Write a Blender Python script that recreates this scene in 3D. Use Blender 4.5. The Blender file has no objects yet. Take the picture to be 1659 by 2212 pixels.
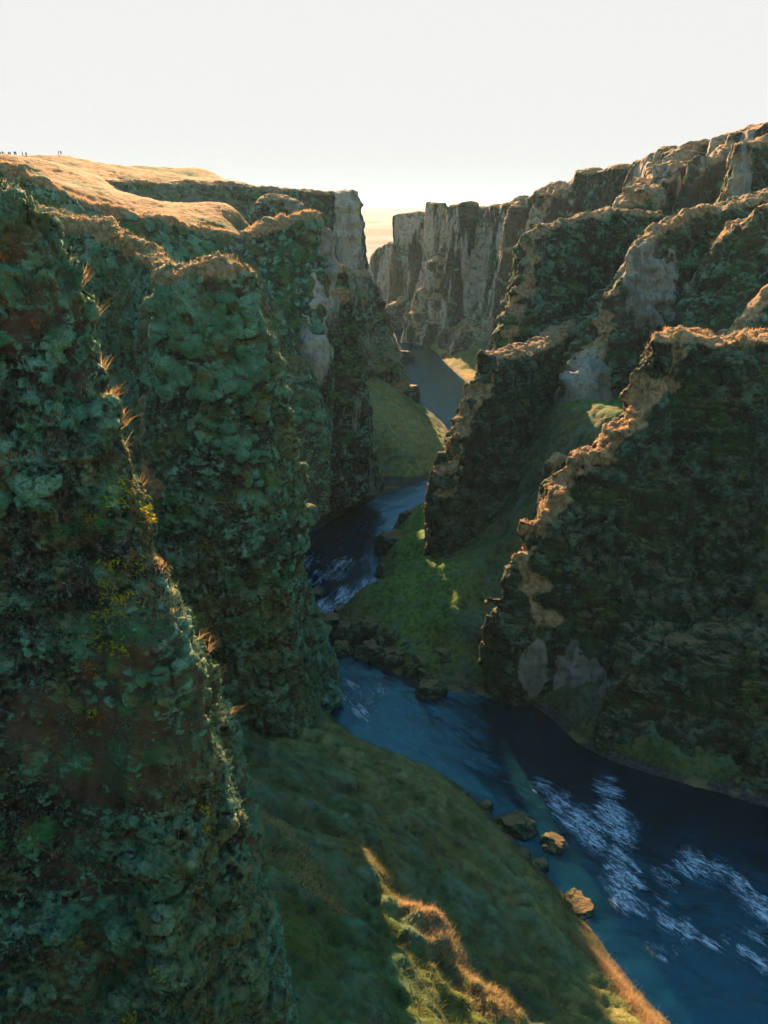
import bpy, math, random
import numpy as np
from mathutils import Vector
R = math.radians
random.seed(7)
rng = np.random.default_rng(7)
sc = bpy.context.scene
COL = sc.collection

# ------------------------------------------------------------------ camera
H = 80.0                                  # camera height above the river
PITCH = R(20.0)
FPX = 1843.3                              # focal length in units of a 1659 x 2212 picture
cam_d = bpy.data.cameras.new('camera')
cam_d.sensor_fit = 'VERTICAL'
cam_d.sensor_height = 32.0
cam_d.lens = 32.0 * FPX / 2212.0
cam_d.clip_start = 0.5
cam_d.clip_end = 90000
cam = bpy.data.objects.new('camera', cam_d)
COL.objects.link(cam)
cam.location = (0, 0, H)
cam.rotation_euler = (R(90) - PITCH, 0, 0)
sc.camera = cam

# ------------------------------------------------------------------ sky, sun, exposure
SUN_AZ, SUN_EL = -11.8, 20.3              # degrees left of straight ahead, above the horizon
w = bpy.data.worlds.new('World')
sc.world = w
w.use_nodes = True
nt = w.node_tree
nt.nodes.clear()
sky = nt.nodes.new('ShaderNodeTexSky')
sky.sky_type = 'NISHITA'
sky.sun_disc = False
sky.sun_elevation = R(SUN_EL)
sky.sun_rotation = R(SUN_AZ)
sky.air_density = 1.0
sky.dust_density = 0.6
sky.ozone_density = 2.0
bg = nt.nodes.new('ShaderNodeBackground')
EXPO = 2.3
SKY = 0.076
mul = nt.nodes.new('ShaderNodeVectorMath'); mul.operation = 'MULTIPLY'
mul.inputs[1].default_value = (SKY*0.72, SKY*1.0, SKY*1.18)
cap = nt.nodes.new('ShaderNodeVectorMath'); cap.operation = 'MINIMUM'      # the sky is a bright even veil, never brighter than this
cap.inputs[1].default_value = (0.88/2**EXPO, 0.87/2**EXPO, 0.86/2**EXPO)
nt.links.new(sky.outputs[0], mul.inputs[0]); nt.links.new(mul.outputs[0], cap.inputs[0])
bg.inputs['Strength'].default_value = 1.0
out = nt.nodes.new('ShaderNodeOutputWorld')
nt.links.new(cap.outputs[0], bg.inputs[0])
nt.links.new(bg.outputs[0], out.inputs[0])
sd = bpy.data.lights.new('sun', 'SUN')
sd.energy = 5.0
sd.angle = R(0.6)
sd.color = (1.0, 0.60, 0.31)
sun = bpy.data.objects.new('sun', sd)
COL.objects.link(sun)
dirv = Vector((math.sin(R(SUN_AZ)) * math.cos(R(SUN_EL)), math.cos(R(SUN_AZ)) * math.cos(R(SUN_EL)), math.sin(R(SUN_EL))))
sun.rotation_euler = dirv.to_track_quat('Z', 'Y').to_euler()
sun.location = dirv * 500
sc.view_settings.view_transform = 'Standard'
sc.view_settings.look = 'None'
sc.view_settings.gamma = 1.0
sc.view_settings.exposure = EXPO
sc.render.engine = 'CYCLES'
sc.cycles.use_denoising = True
sc.cycles.denoising_prefilter = 'FAST'
sc.cycles.max_bounces = 5
sc.cycles.diffuse_bounces = 3
sc.cycles.glossy_bounces = 2
sc.cycles.volume_bounces = 0
sc.cycles.use_adaptive_sampling = False

# ------------------------------------------------------------------ helpers
CP, SP = math.cos(PITCH), math.sin(PITCH)
def at(px, py, Y):
    """the place at distance Y ahead that stands at (px, py) of the 1659 x 2212 picture"""
    dx = (px - 829.5) / FPX; dy = (1106 - py) / FPX
    yc = CP + dy * SP; zc = -SP + dy * CP
    t = Y / yc
    return (dx * t, Y, H + zc * t)

def at_z(px, py, z=0.0):
    dx = (px - 829.5) / FPX; dy = (1106 - py) / FPX
    yc = CP + dy * SP; zc = -SP + dy * CP
    t = (z - H) / zc
    return (dx * t, yc * t, z)

_perm = rng.permutation(256).astype(np.int32); _perm = np.concatenate([_perm, _perm, _perm])
_g = rng.normal(size=(256, 3)).astype(np.float32); _g /= np.linalg.norm(_g, axis=1, keepdims=True)
def perlin(x, y, z):
    x = np.asarray(x, np.float32); y = np.asarray(y, np.float32); z = np.asarray(z, np.float32)
    x, y, z = np.broadcast_arrays(x, y, z)
    xf = np.floor(x); yf = np.floor(y); zf = np.floor(z)
    xi = xf.astype(np.int32) & 255; yi = yf.astype(np.int32) & 255; zi = zf.astype(np.int32) & 255
    x = x - xf; y = y - yf; z = z - zf
    u = x*x*x*(x*(x*6-15)+10); v = y*y*y*(y*(y*6-15)+10); ww = z*z*z*(z*(z*6-15)+10)
    res = 0
    for a in (0, 1):
        for b in (0, 1):
            for c in (0, 1):
                h = _perm[_perm[_perm[xi+a]+yi+b]+zi+c]
                g = _g[h]
                d = g[..., 0]*(x-a)+g[..., 1]*(y-b)+g[..., 2]*(z-c)
                res = res + d*(u if a else 1-u)*(v if b else 1-v)*(ww if c else 1-ww)
    return res * 1.6
def fbm(x, y, z, o=3, gain=0.5):
    s = 0; a = 1.0
    for k in range(o):
        s = s + a*perlin(x*2**k+17.3*k, y*2**k-9.1*k, z*2**k+4.7*k); a *= gain
    return s

def mesh_obj(name, V, F, mats, parent=None, smooth=True, attrs=None, fm=None):
    me = bpy.data.meshes.new(name)
    V = np.asarray(V, np.float32); F = np.asarray(F, np.int32)
    k = F.shape[1]
    me.vertices.add(len(V)); me.vertices.foreach_set('co', V.ravel())
    me.loops.add(F.size); me.loops.foreach_set('vertex_index', F.ravel())
    me.polygons.add(len(F))
    me.polygons.foreach_set('loop_start', np.arange(0, F.size, k, dtype=np.int32))
    me.polygons.foreach_set('loop_total', np.full(len(F), k, dtype=np.int32))
    me.polygons.foreach_set('use_smooth', np.full(len(F), smooth, dtype=bool))
    me.update(calc_edges=True)
    for m in (mats if isinstance(mats, (list, tuple)) else [mats]): me.materials.append(m)
    if fm is not None: me.polygons.foreach_set('material_index', np.asarray(fm, np.int32))
    for an, av in (attrs or {}).items():
        a = me.attributes.new(an, 'FLOAT', 'POINT'); a.data.foreach_set('value', np.asarray(av, np.float32))
    o = bpy.data.objects.new(name, me); COL.objects.link(o)
    if parent: o.parent = parent
    return o

def tag(o, label=None, cat=None, group=None, kind=None):
    if label: o['label'] = label
    if cat: o['category'] = cat
    if group: o['group'] = group
    if kind: o['kind'] = kind
    return o

# ------------------------------------------------------------------ material nodes
class N:
    def __init__(s, name):
        s.m = bpy.data.materials.new(name); s.m.use_nodes = True
        s.t = s.m.node_tree; s.t.nodes.clear()
        s.out = s.t.nodes.new('ShaderNodeOutputMaterial')
        g = s.t.nodes.new('ShaderNodeNewGeometry'); s.pos = g.outputs['Position']; s.nor = g.outputs['Normal']
    def n(s, typ, ins=None, **kw):
        x = s.t.nodes.new(typ)
        for k, v in kw.items(): setattr(x, k, v)
        for k, v in (ins or {}).items():
            if hasattr(v, 'is_output'): s.t.links.new(v, x.inputs[k])
            elif v is not None: x.inputs[k].default_value = v
        return x
    def math(s, op, a, b=0.0, c=0.0, clamp=False):
        x = s.n('ShaderNodeMath', {0: a, 1: b, 2: c}, operation=op); x.use_clamp = clamp
        return x.outputs[0]
    def noise(s, scale, detail=4, rough=0.55, vec=None, dist=0.0):
        return s.n('ShaderNodeTexNoise', {'Vector': vec or s.pos, 'Scale': scale, 'Detail': detail, 'Roughness': rough, 'Distortion': dist}).outputs[0]
    def voro(s, scale, vec=None, feature='F1', out='Distance', rnd=1.0):
        return s.n('ShaderNodeTexVoronoi', {'Vector': vec or s.pos, 'Scale': scale, 'Randomness': rnd}, feature=feature).outputs[out]
    def ramp(s, v, a, b, ya=0.0, yb=1.0, smooth=True):
        x = s.n('ShaderNodeMapRange', {0: v, 1: a, 2: b, 3: ya, 4: yb}, interpolation_type='SMOOTHSTEP' if smooth else 'LINEAR')
        return x.outputs[0]
    def mix(s, f, a, b):
        x = s.t.nodes.new('ShaderNodeMix'); x.data_type = 'RGBA'
        for i, v in ((0, f), (6, a), (7, b)):
            if hasattr(v, 'is_output'): s.t.links.new(v, x.inputs[i])
            elif i == 0: x.inputs[0].default_value = v
            else: x.inputs[i].default_value = (*v, 1) if len(v) == 3 else v
        return x.outputs[2]
    def scalev(s, sx, sy, sz):
        return s.n('ShaderNodeVectorMath', {0: s.pos, 1: (sx, sy, sz)}, operation='MULTIPLY').outputs[0]
    def attr(s, name):
        return s.n('ShaderNodeAttribute', attribute_name=name).outputs['Fac']
    def sep(s, v):
        return s.n('ShaderNodeSeparateXYZ', {0: v}).outputs

MOSS_PALE = (0.17, 0.33, 0.22); MOSS = (0.025, 0.085, 0.042); MOSS_DARK = (0.006, 0.022, 0.014)
GREEN = (0.025, 0.12, 0.03); OCHRE = (0.13, 0.105, 0.022); RUST = (0.12, 0.045, 0.015)
ROCK = (0.010, 0.010, 0.010); BROWN = (0.060, 0.040, 0.028); TUFF = (0.36, 0.32, 0.25); GOLD = (0.36, 0.20, 0.085)

def cliff_mat(name, k=1.0, disp=0.5, moss=0.5, ochre=0.5, tuff=0.35, warm=0.0, speck=0.6, dark=1.0, smooth=0.0):
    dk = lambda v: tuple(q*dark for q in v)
    """mossy palagonite cliff; k = feature scale (1 near, smaller far)"""
    s = N(name)
    nz = s.sep(s.nor)[2]
    big = s.noise(0.07*k, 3)
    med = s.noise(0.35*k, 5, 0.6)
    fine = s.noise(1.6*k, 6, 0.65)
    vert = s.noise(0.28*k, 5, 0.6, s.scalev(1, 1, 0.18), 0.4)
    pil = s.voro(0.75*k, feature='SMOOTH_F1')
    pil2 = s.voro(2.6*k, feature='F1')
    bare = s.attr('bare')
    # height of the relief
    h1 = s.math('SUBTRACT', 0.5, pil)
    h2 = s.math('MULTIPLY', s.math('SUBTRACT', 0.5, pil2), 0.28)
    hn = s.math('MULTIPLY', fine, 0.55)
    hh = s.math('ADD', s.math('ADD', h1, h2), hn)
    bareh = s.math('ADD', s.math('MULTIPLY', vert, 0.7), s.math('MULTIPLY', fine, 0.25))
    mixh = s.n('ShaderNodeMix', {0: s.math('MAXIMUM', bare, smooth), 2: hh, 3: bareh}).outputs[0]
    dn = s.n('ShaderNodeDisplacement', {'Height': mixh, 'Midlevel': 0.45, 'Scale': disp})
    s.t.links.new(dn.outputs[0], s.out.inputs['Displacement'])
    s.m.displacement_method = 'BOTH'
    # rock
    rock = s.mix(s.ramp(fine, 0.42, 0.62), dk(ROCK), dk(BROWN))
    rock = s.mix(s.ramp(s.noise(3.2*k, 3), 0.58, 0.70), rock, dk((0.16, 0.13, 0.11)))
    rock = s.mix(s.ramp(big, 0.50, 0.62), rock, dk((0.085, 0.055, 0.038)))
    # moss on the bulges and ledges
    m = s.math('ADD', s.math('MULTIPLY', nz, 0.42), s.math('ADD', s.math('MULTIPLY', h1, 0.5), s.math('MULTIPLY', med, 1.1)))
    mf = s.ramp(m, 0.95 - moss*0.6, 1.15 - moss*0.6)
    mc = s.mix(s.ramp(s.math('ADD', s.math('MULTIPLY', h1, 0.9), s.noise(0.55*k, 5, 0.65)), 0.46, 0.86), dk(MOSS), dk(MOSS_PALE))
    mc = s.mix(s.ramp(fine, 0.40, 0.52, 1, 0), mc, MOSS_DARK)
    mc = s.mix(s.ramp(s.noise(0.12*k, 4, vec=s.scalev(1, 1, 1.6)), 0.50, 0.62), mc, dk(GREEN))
    mc = s.mix(s.math('MULTIPLY', s.ramp(s.noise(0.21*k, 5, 0.6, s.scalev(-1, 1.1, 1)), 0.47, 0.60), ochre), mc, OCHRE)
    c = s.mix(mf, rock, mc)
    pl = s.attr('pillow')
    pcol = s.mix(s.ramp(s.noise(0.33*k, 4, 0.6, s.scalev(1, 1.2, -1)), 0.42, 0.60), dk((0.07, 0.20, 0.11)), dk(MOSS_PALE))
    pcol = s.mix(s.math('MULTIPLY', s.ramp(s.noise(0.25*k, 3, 0.5, s.scalev(-1, 1, 1)), 0.55, 0.62), 0.8), pcol, OCHRE)
    pcol = s.mix(s.ramp(s.noise(7*k, 3, 0.7), 0.40, 0.56, 0.7, 0), pcol, MOSS)
    c = s.mix(s.ramp(pl, 0.25, 0.6, 0, 0.92), c, pcol)
    c = s.mix(s.math('MULTIPLY', s.ramp(s.noise(1.3*k, 4, 0.6, s.scalev(1, -1, 1)), 0.60, 0.70), 0.55 if dark > 0.5 else 0.15), c, dk(RUST))
    # dry grass where the ground is flat enough to carry it
    c = s.mix(s.math('MULTIPLY', s.ramp(s.math('ADD', nz, s.math('MULTIPLY', med, 0.4)), 1.0-warm*0.35, 1.2-warm*0.35), 0.75), c, (0.22, 0.14, 0.065))
    olive = s.ramp(s.noise(0.055*k, 4, 0.6, s.scalev(1, 1.3, 0.8)), 0.47, 0.60)
    c = s.mix(s.math('MULTIPLY', olive, ochre*0.65), c, s.mix(s.ramp(fine, 0.40, 0.58), dk((0.030, 0.030, 0.010)), dk((0.155, 0.135, 0.040))))
    # dry golden grass and moss along the crests, brightened to paint their sunlit band
    if warm: c = s.mix(s.ramp(s.math('ADD', s.attr('crest'), s.math('MULTIPLY', s.math('SUBTRACT', med, 0.5), 1.6)), 0.55, 0.95, 0, 0.85), c, s.mix(s.ramp(fine, 0.4, 0.6), (0.20, 0.115, 0.05), (0.40, 0.26, 0.13)))
    # bare pale tuff
    tk = lambda v: tuple(q*(0.4+0.6*dark) for q in v)
    st = s.mix(s.ramp(vert, 0.42, 0.58), tk(TUFF), tk((0.17, 0.16, 0.125)))
    st = s.mix(s.ramp(fine, 0.50, 0.64, 0, 0.7), st, (0.07, 0.065, 0.058))
    st = s.mix(s.ramp(med, 0.5, 0.7), st, tk((0.32, 0.26, 0.18)))
    wet = s.ramp(s.math('ADD', vert, s.math('MULTIPLY', big, 0.35)), 0.46 + tuff*0.27, 0.52 + tuff*0.27, 1, 0)
    steep = s.ramp(nz, 0.30, 0.50, 1, 0)
    bf = s.math('MAXIMUM', s.ramp(s.math('ADD', s.math('MULTIPLY', bare, 0.8), s.math('ADD', s.math('MULTIPLY', med, 0.8), s.math('MULTIPLY', fine, 0.9))), 1.18, 1.42), s.math('MULTIPLY', s.math('MULTIPLY', wet, steep), min(tuff*1.6, 1)))
    c = s.mix(bf, c, st)
    # lichen specks
    sp = s.voro(3.1*k, s.scalev(1, 1, 1))
    c = s.mix(s.math('MULTIPLY', s.ramp(sp, 0.05, 0.11, 1, 0), speck), c, (0.34, 0.35, 0.33))
    b = s.n('ShaderNodeBsdfPrincipled', {'Base Color': c, 'Roughness': 0.92, 'Specular IOR Level': 0.15})
    s.t.links.new(b.outputs[0], s.out.inputs[0])
    return s.m

# ------------------------------------------------------------------ surface nets
def surface_net(F, org, c):
    nx, ny, nz_ = F.shape
    S = F > 0
    cell = np.zeros((nx-1, ny-1, nz_-1), np.uint8)
    for a in (0, 1):
        for b in (0, 1):
            for d in (0, 1):
                cell += S[a:nx-1+a, b:ny-1+b, d:nz_-1+d]
    act = (cell > 0) & (cell < 8)
    ids = -np.ones(act.shape, np.int32)
    I, J, K = np.nonzero(act)
    ids[I, J, K] = np.arange(len(I))
    acc = np.zeros((len(I), 3), np.float32); cnt = np.zeros(len(I), np.float32)
    corners = [(a, b, d) for a in (0, 1) for b in (0, 1) for d in (0, 1)]
    for p in corners:
        for ax in range(3):
            if p[ax]: continue
            q = list(p); q[ax] = 1
            f0 = F[I+p[0], J+p[1], K+p[2]]; f1 = F[I+q[0], J+q[1], K+q[2]]
            m = (f0 > 0) != (f1 > 0)
            t = np.where(m, f0/np.where(m, f0-f1, 1), 0)
            for x in range(3):
                acc[:, x] += np.where(m, p[x] + (t if x == ax else 0), 0)
            cnt += m
    V = acc/cnt[:, None] + np.stack([I, J, K], 1)
    V = V*c + np.asarray(org, np.float32)
    faces = []
    for ax in range(3):
        sl0 = [slice(1, -1)]*3; sl1 = [slice(1, -1)]*3
        sl0[ax] = slice(0, -1); sl1[ax] = slice(1, None)
        A = S[tuple(sl0)]; B = S[tuple(sl1)]
        a1, a2 = [(1, 2), (2, 0), (0, 1)][ax]
        for sgn, M in ((1, A & ~B), (0, ~A & B)):
            P = np.array(np.nonzero(M))
            for i in range(3):
                if i != ax: P[i] += 1
            def cid(d1, d2):
                q = P.copy(); q[a1] -= d1; q[a2] -= d2
                return ids[q[0], q[1], q[2]]
            f = np.stack([cid(1, 1), cid(0, 1), cid(0, 0), cid(1, 0)], 1)
            faces.append(f if sgn else f[:, ::-1])
    Fq = np.concatenate(faces)
    Fq = Fq[(Fq >= 0).all(1)]
    return V, Fq

def biggest(V, F, A):
    lab = np.arange(len(V))
    while True:
        m = lab[F].min(1); new = lab.copy()
        for k in range(4): np.minimum.at(new, F[:, k], m)
        new = new[new]; new = new[new]
        if (new == lab).all(): break
        lab = new
    ids, cnt = np.unique(lab, return_counts=True)
    keep = lab == ids[cnt.argmax()]
    F = F[keep[F[:, 0]]]; ix = np.cumsum(keep)-1
    return V[keep], ix[F], A[keep]

def catmull(V, F, A):
    """one Catmull-Clark step on a quad mesh with one attribute"""
    D = np.concatenate([V, A[:, None]], 1).astype(np.float64); n = len(V); m = len(F)
    fp = D[F].mean(1)
    E = np.stack([F, np.roll(F, -1, 1)], 2).reshape(-1, 2)
    key = np.minimum(E[:, 0], E[:, 1]).astype(np.int64)*n + np.maximum(E[:, 0], E[:, 1])
    uk, inv = np.unique(key, return_inverse=True); inv = inv.ravel()
    e0, e1 = (uk//n), (uk % n); ne = len(uk)
    cnt = np.bincount(inv, minlength=ne)
    fe = np.repeat(np.arange(m), 4)
    mid = (D[e0]+D[e1])/2
    fs = np.stack([np.bincount(inv, fp[fe, k], ne) for k in range(4)], 1)
    ep = np.where((cnt == 2)[:, None], (mid + fs/np.maximum(cnt, 1)[:, None])/2, mid)
    vi = F.ravel(); val = np.maximum(np.bincount(vi, minlength=n), 1)
    Fa = np.stack([np.bincount(vi, fp[fe, k], n) for k in range(4)], 1)/val[:, None]
    ev = np.concatenate([e0, e1]); evn = np.maximum(np.bincount(ev, minlength=n), 1)
    Ra = np.stack([np.bincount(ev, np.concatenate([mid[:, k]]*2), n) for k in range(4)], 1)/evn[:, None]
    bnd = np.zeros(n, bool); bnd[e0[cnt != 2]] = True; bnd[e1[cnt != 2]] = True
    vp = np.where(bnd[:, None], D, (Fa + 2*Ra + (val[:, None]-3)*D)/val[:, None])
    P = np.concatenate([vp, ep, fp])
    ei = inv.reshape(m, 4) + n; fi = np.arange(m)+n+ne
    Q = np.concatenate([np.stack([F[:, k], ei[:, k], fi, ei[:, (k+3) % 4]], 1) for k in range(4)])
    return P[:, :3].astype(np.float32), Q.astype(np.int32), P[:, 3].astype(np.float32)

def vnormals(V, F):
    a = V[F[:, 2]]-V[F[:, 0]]; b = V[F[:, 3]]-V[F[:, 1]]
    n = np.cross(a, b); out_ = np.zeros_like(V)
    for k in range(4):
        for x in range(3): out_[:, x] += np.bincount(F[:, k], n[:, x], len(V))
    return out_/np.maximum(np.linalg.norm(out_, axis=1, keepdims=True), 1e-9)
def worley(x, y, z):
    xi = np.floor(x).astype(np.int32); yi = np.floor(y).astype(np.int32); zi = np.floor(z).astype(np.int32)
    best = np.full(x.shape, 9.0, np.float32); rid = np.zeros(x.shape, np.float32)
    for a in (-1, 0, 1):
        for b in (-1, 0, 1):
            for c in (-1, 0, 1):
                h = _perm[_perm[_perm[(xi+a) & 255]+((yi+b) & 255)]+((zi+c) & 255)]
                g = _g[h]*0.42+0.5
                d = (xi+a+g[:, 0]-x)**2+(yi+b+g[:, 1]-y)**2+(zi+c+g[:, 2]-z)**2
                m = d < best; best = np.where(m, d, best); rid = np.where(m, h/255.0, rid)
    return np.sqrt(best), rid

def shape_h(ridges, x, y):
    """height of a group of ridges; each ridge = (points[(x,y,z,halfwidth)], steepness, foot_z, talus)"""
    h = np.full(x.shape, -60.0, np.float32)
    for pts, steep, round_, foot, tal in ridges:
        P = np.asarray(pts, np.float32)
        if len(P) == 1: P = np.concatenate([P, P + np.array([[0.01, 0, 0, 0]], np.float32)])
        for a, b in zip(P[:-1], P[1:]):
            dx, dy = b[0]-a[0], b[1]-a[1]
            L = dx*dx + dy*dy + 1e-6
            t = np.clip(((x-a[0])*dx + (y-a[1])*dy)/L, 0, 1)
            r = np.sqrt((x-a[0]-t*dx)**2 + (y-a[1]-t*dy)**2)
            zc = a[2] + t*(b[2]-a[2]); wd = a[3] + t*(b[3]-a[3])
            q = np.maximum(r-wd, 0)
            drop = 0.7*round_*np.minimum(r/np.maximum(wd, .2), 1)**2 + steep*q*q/(q+0.8)
            hs = zc - drop
            if tal: hs = np.maximum(hs, np.minimum(foot + (tal-(r-wd))*1.5, zc-round_))
            h = np.maximum(h, hs)
    return h

def cliff(name, ridges, box, c, mat, warp=(2.0, 9.0, 0.6, 2.5), label=None, cat='cliff', bare=(), sub=1, seed=0, group=None, warm=0, crest_w=3.0, crest_n=99, pillow=(), groove=None, moss_zone=None):
    """box = x0,x1,y0,y1,z0,z1 ; warp = (big amplitude, big size, small amplitude, small size)"""
    x0, x1, y0, y1, z0, z1 = box
    nx, ny, nz_ = int((x1-x0)/c)+1, int((y1-y0)/c)+1, int((z1-z0)/c)+1
    xs = x0 + c*np.arange(nx, dtype=np.float32); ys = y0 + c*np.arange(ny, dtype=np.float32); zs = z0 + c*np.arange(nz_, dtype=np.float32)
    X, Y = np.meshgrid(xs, ys, indexing='ij')
    h = shape_h(ridges, X, Y)
    A1, S1, A2, S2 = warp
    rad = int(math.ceil((A1+A2)*1.1/c))
    def spread(a, f):
        for ax in (0, 1):
            o = a.copy(); d = 1
            left = rad
            while left > 0:
                st = min(d, left)
                p = np.pad(o, [(st, st) if i == ax else (0, 0) for i in (0, 1)], mode='edge')
                n_ = o.shape[ax]
                s0 = [slice(None)]*2; s2 = [slice(None)]*2
                s0[ax] = slice(0, n_); s2[ax] = slice(2*st, 2*st+n_)
                o = f(f(o, p[tuple(s0)]), p[tuple(s2)])
                left -= st; d *= 2
            a = o
        return a
    hi = spread(h, np.maximum) + 1.5*c + 0.5*A2; lo = spread(h, np.minimum) - 1.5*c - 0.5*A2
    F = np.where(zs[None, None, :] < h[:, :, None], np.float32(5), np.float32(-5))
    M = (zs[None, None, :] < hi[:, :, None]) & (zs[None, None, :] > lo[:, :, None])
    I, J, K = np.nonzero(M)
    px, py, pz = xs[I], ys[J], zs[K]
    o = seed*13.7
    wx = perlin(px/S1+o, py/S1, pz/(S1*3.2)) + 0.5*perlin(px/S1*2.3+o, py/S1*2.3, pz/(S1*2.0))
    wy = perlin(px/S1-o, py/S1+31.7, pz/(S1*3.2)+5) + 0.5*perlin(px/S1*2.3-o, py/S1*2.3+7, pz/(S1*2.0))
    vx = perlin(px/S2+o, py/S2, pz/(S2*0.9)); vy = perlin(px/S2, py/S2+11+o, pz/(S2*0.9)+3)
    led = perlin(px/(S1*1.6), py/(S1*1.6)+o, pz/(S2*0.8))            # ledges
    qx = px + A1*wx + A2*(vx + 0.6*led); qy = py + A1*wy + A2*(vy - 0.6*led)
    top = 0.8*A2*np.abs(perlin(px/(S2*0.7), py/(S2*0.7)+o, 1.5)) + 0.35*A1*perlin(px/(S1*0.8), py/(S1*0.8)+o, 0.5)+0.3*A2*vx
    F[I, J, K] = shape_h(ridges, qx, qy) + top - pz
    del M
    V, Fq = surface_net(F, (x0, y0, z0), c)
    br = np.zeros(len(V), np.float32)
    for (bx, by, bz, rx, ry, rz) in bare:
        d = np.sqrt(((V[:, 0]-bx)/rx)**2 + ((V[:, 1]-by)/ry)**2 + ((V[:, 2]-bz)/rz)**2)
        d = d + 0.30*fbm(V[:, 0]/2.5, V[:, 1]/2.5, V[:, 2]/8, 3)
        d = d - 0.0
        br = np.maximum(br, np.clip((1.15-d)/0.3, 0, 1))
    V, Fq, br = biggest(V, Fq, br)
    for _ in range(sub): V, Fq, br = catmull(V, Fq, br)
    if groove:                                             # cracks, flutes and ledges
        gs, ga = groove; Nn = vnormals(V, Fq); keepb = 1-0.6*np.clip(br, 0, 1)
        a_ = np.abs(perlin(V[:, 0]/gs+o, V[:, 1]/gs, V[:, 2]/(gs*3.2)))+0.5*np.abs(perlin(V[:, 0]/gs*2.3, V[:, 1]/gs*2.3+o, V[:, 2]/(gs*1.6)))
        led = np.abs(perlin(V[:, 0]/(gs*3), V[:, 1]/(gs*3)+o, V[:, 2]/(gs*0.55)))
        blk, rid = worley(V[:, 0]/(gs*0.8)+o, V[:, 1]/(gs*0.8), V[:, 2]/(gs*1.1))
        dsp = -ga*np.clip(1-a_*3.0, 0, 1)**1.5 - 0.2*ga*np.clip(1-led*5, 0, 1) + 0.22*ga*(rid-0.5)
        V = (V + Nn*(dsp*keepb)[:, None]).astype(np.float32)
    pil = np.zeros(len(V), np.float32)
    if pillow:
        Nn = vnormals(V, Fq)
        for size, amp, thr in pillow:
            Q = V/size
            f1, rid = worley(Q[:, 0]+o, Q[:, 1], Q[:, 2]*1.35)
            dome = np.sqrt(np.clip(1-(f1/0.62)**2, 0, 1))
            zone = fbm(V[:, 0]/(5.5*size)+3*o, V[:, 1]/(5.5*size), V[:, 2]/(4*size), 2)+0.35*Nn[:, 2]+0.5*(rid-0.5)
            if moss_zone: zone = zone + np.interp(V[:, 2]+2.5*perlin(V[:, 0]/6, V[:, 1]/6, V[:, 2]/6), *moss_zone)
            zone = np.clip((zone-thr)/0.18, 0, 1)*(1-np.clip(br, 0, 1))
            hgt = dome*zone*(0.55+0.6*rid)
            V = (V + (Nn*0.85+np.array([0, 0, 0.3]))*(amp*hgt)[:, None]).astype(np.float32)
            pil = np.maximum(pil, hgt)
    tp = np.full(len(V), 99.0, np.float32)
    for pts, *_r in ridges[:crest_n]:                                # how far below the nearest crest line a point lies
        for a, b in zip(pts[:-1], pts[1:]):
            dx, dy = b[0]-a[0], b[1]-a[1]; L = dx*dx+dy*dy+1e-6
            t = np.clip(((V[:, 0]-a[0])*dx+(V[:, 1]-a[1])*dy)/L, 0, 1)
            r = np.sqrt((V[:, 0]-a[0]-t*dx)**2+(V[:, 1]-a[1]-t*dy)**2)
            tp = np.minimum(tp, np.abs(a[2]+t*(b[2]-a[2])-V[:, 2])+np.maximum(r-(a[3]+t*(b[3]-a[3])), 0)*0.8)
    tp = np.clip(1.35-tp/crest_w, 0, 1)
    ob = mesh_obj(name, V, Fq, mat, attrs={'bare': br, 'crest': tp, 'pillow': pil})
    if label: tag(ob, label, cat, group)
    print(name, ob.name, len(ob.data.vertices))
    return ob

def crest(pts, Ys=None):
    """pts = (px, py, Y, halfwidth)"""
    return [(*at(a, b, c), d) for a, b, c, d in pts]

# ------------------------------------------------------------------ river course (banks on the water level)
LB = [(95, -120), (85, -60), (74, 0), (60, 35), (45, 50), (30, 65), (22.6, 82), (11.5, 103), (-3, 114), (-10, 125), (-13, 138), (-18, 157), (-22, 175),
      (-23, 198), (-16, 208), (-11, 218), (0, 234), (16, 252), (23, 270), (25, 290), (22, 325), (12, 355), (11, 400), (9.5, 469), (3.4, 601), (-25, 680), (-90, 760), (-200, 860)]
RB = [(140, -120), (130, -60), (122, 0), (112, 35), (104, 55), (90, 72), (70, 88), (54, 98), (33, 110), (25, 124), (14, 128), (5.7, 130), (-2, 140), (-11, 151), (-10, 158),
      (-2, 168), (-1.5, 182), (0, 195), (5, 218), (14, 226), (30, 240), (42, 262), (50, 290), (49, 325), (44, 370), (38, 402), (32, 450), (24, 519), (12.4, 567), (6, 640), (-80, 740), (-190, 840)]
def smooth_line(P, k=4):
    P = np.asarray(P, np.float64); out_ = []
    for i in range(len(P)-1):
        p0, p1, p2, p3 = P[max(i-1, 0)], P[i], P[i+1], P[min(i+2, len(P)-1)]
        for j in range(k):
            t = j/k
            out_.append(0.5*((2*p1)+(-p0+p2)*t+(2*p0-5*p1+4*p2-p3)*t*t+(-p0+3*p1-3*p2+p3)*t**3))
    out_.append(P[-1]); return np.array(out_)
LBs, RBs = smooth_line(LB), smooth_line(RB)
def dist_line(x, y, P):
    d = np.full(x.shape, 1e9)
    for a, b in zip(P[:-1], P[1:]):
        dx, dy = b-a; L = dx*dx+dy*dy+1e-9
        t = np.clip(((x-a[0])*dx+(y-a[1])*dy)/L, 0, 1)
        d = np.minimum(d, (x-a[0]-t*dx)**2+(y-a[1]-t*dy)**2)
    return np.sqrt(d)
def inside(x, y):
    poly = np.concatenate([LBs, RBs[::-1]])
    c = np.zeros(x.shape, bool)
    for a, b in zip(poly, np.roll(poly, -1, 0)):
        if a[1] == b[1]: continue
        m = ((a[1] > y) != (b[1] > y)) & (x < (b[0]-a[0])*(y-a[1])/(b[1]-a[1])+a[0])
        c ^= m
    return c
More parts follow.
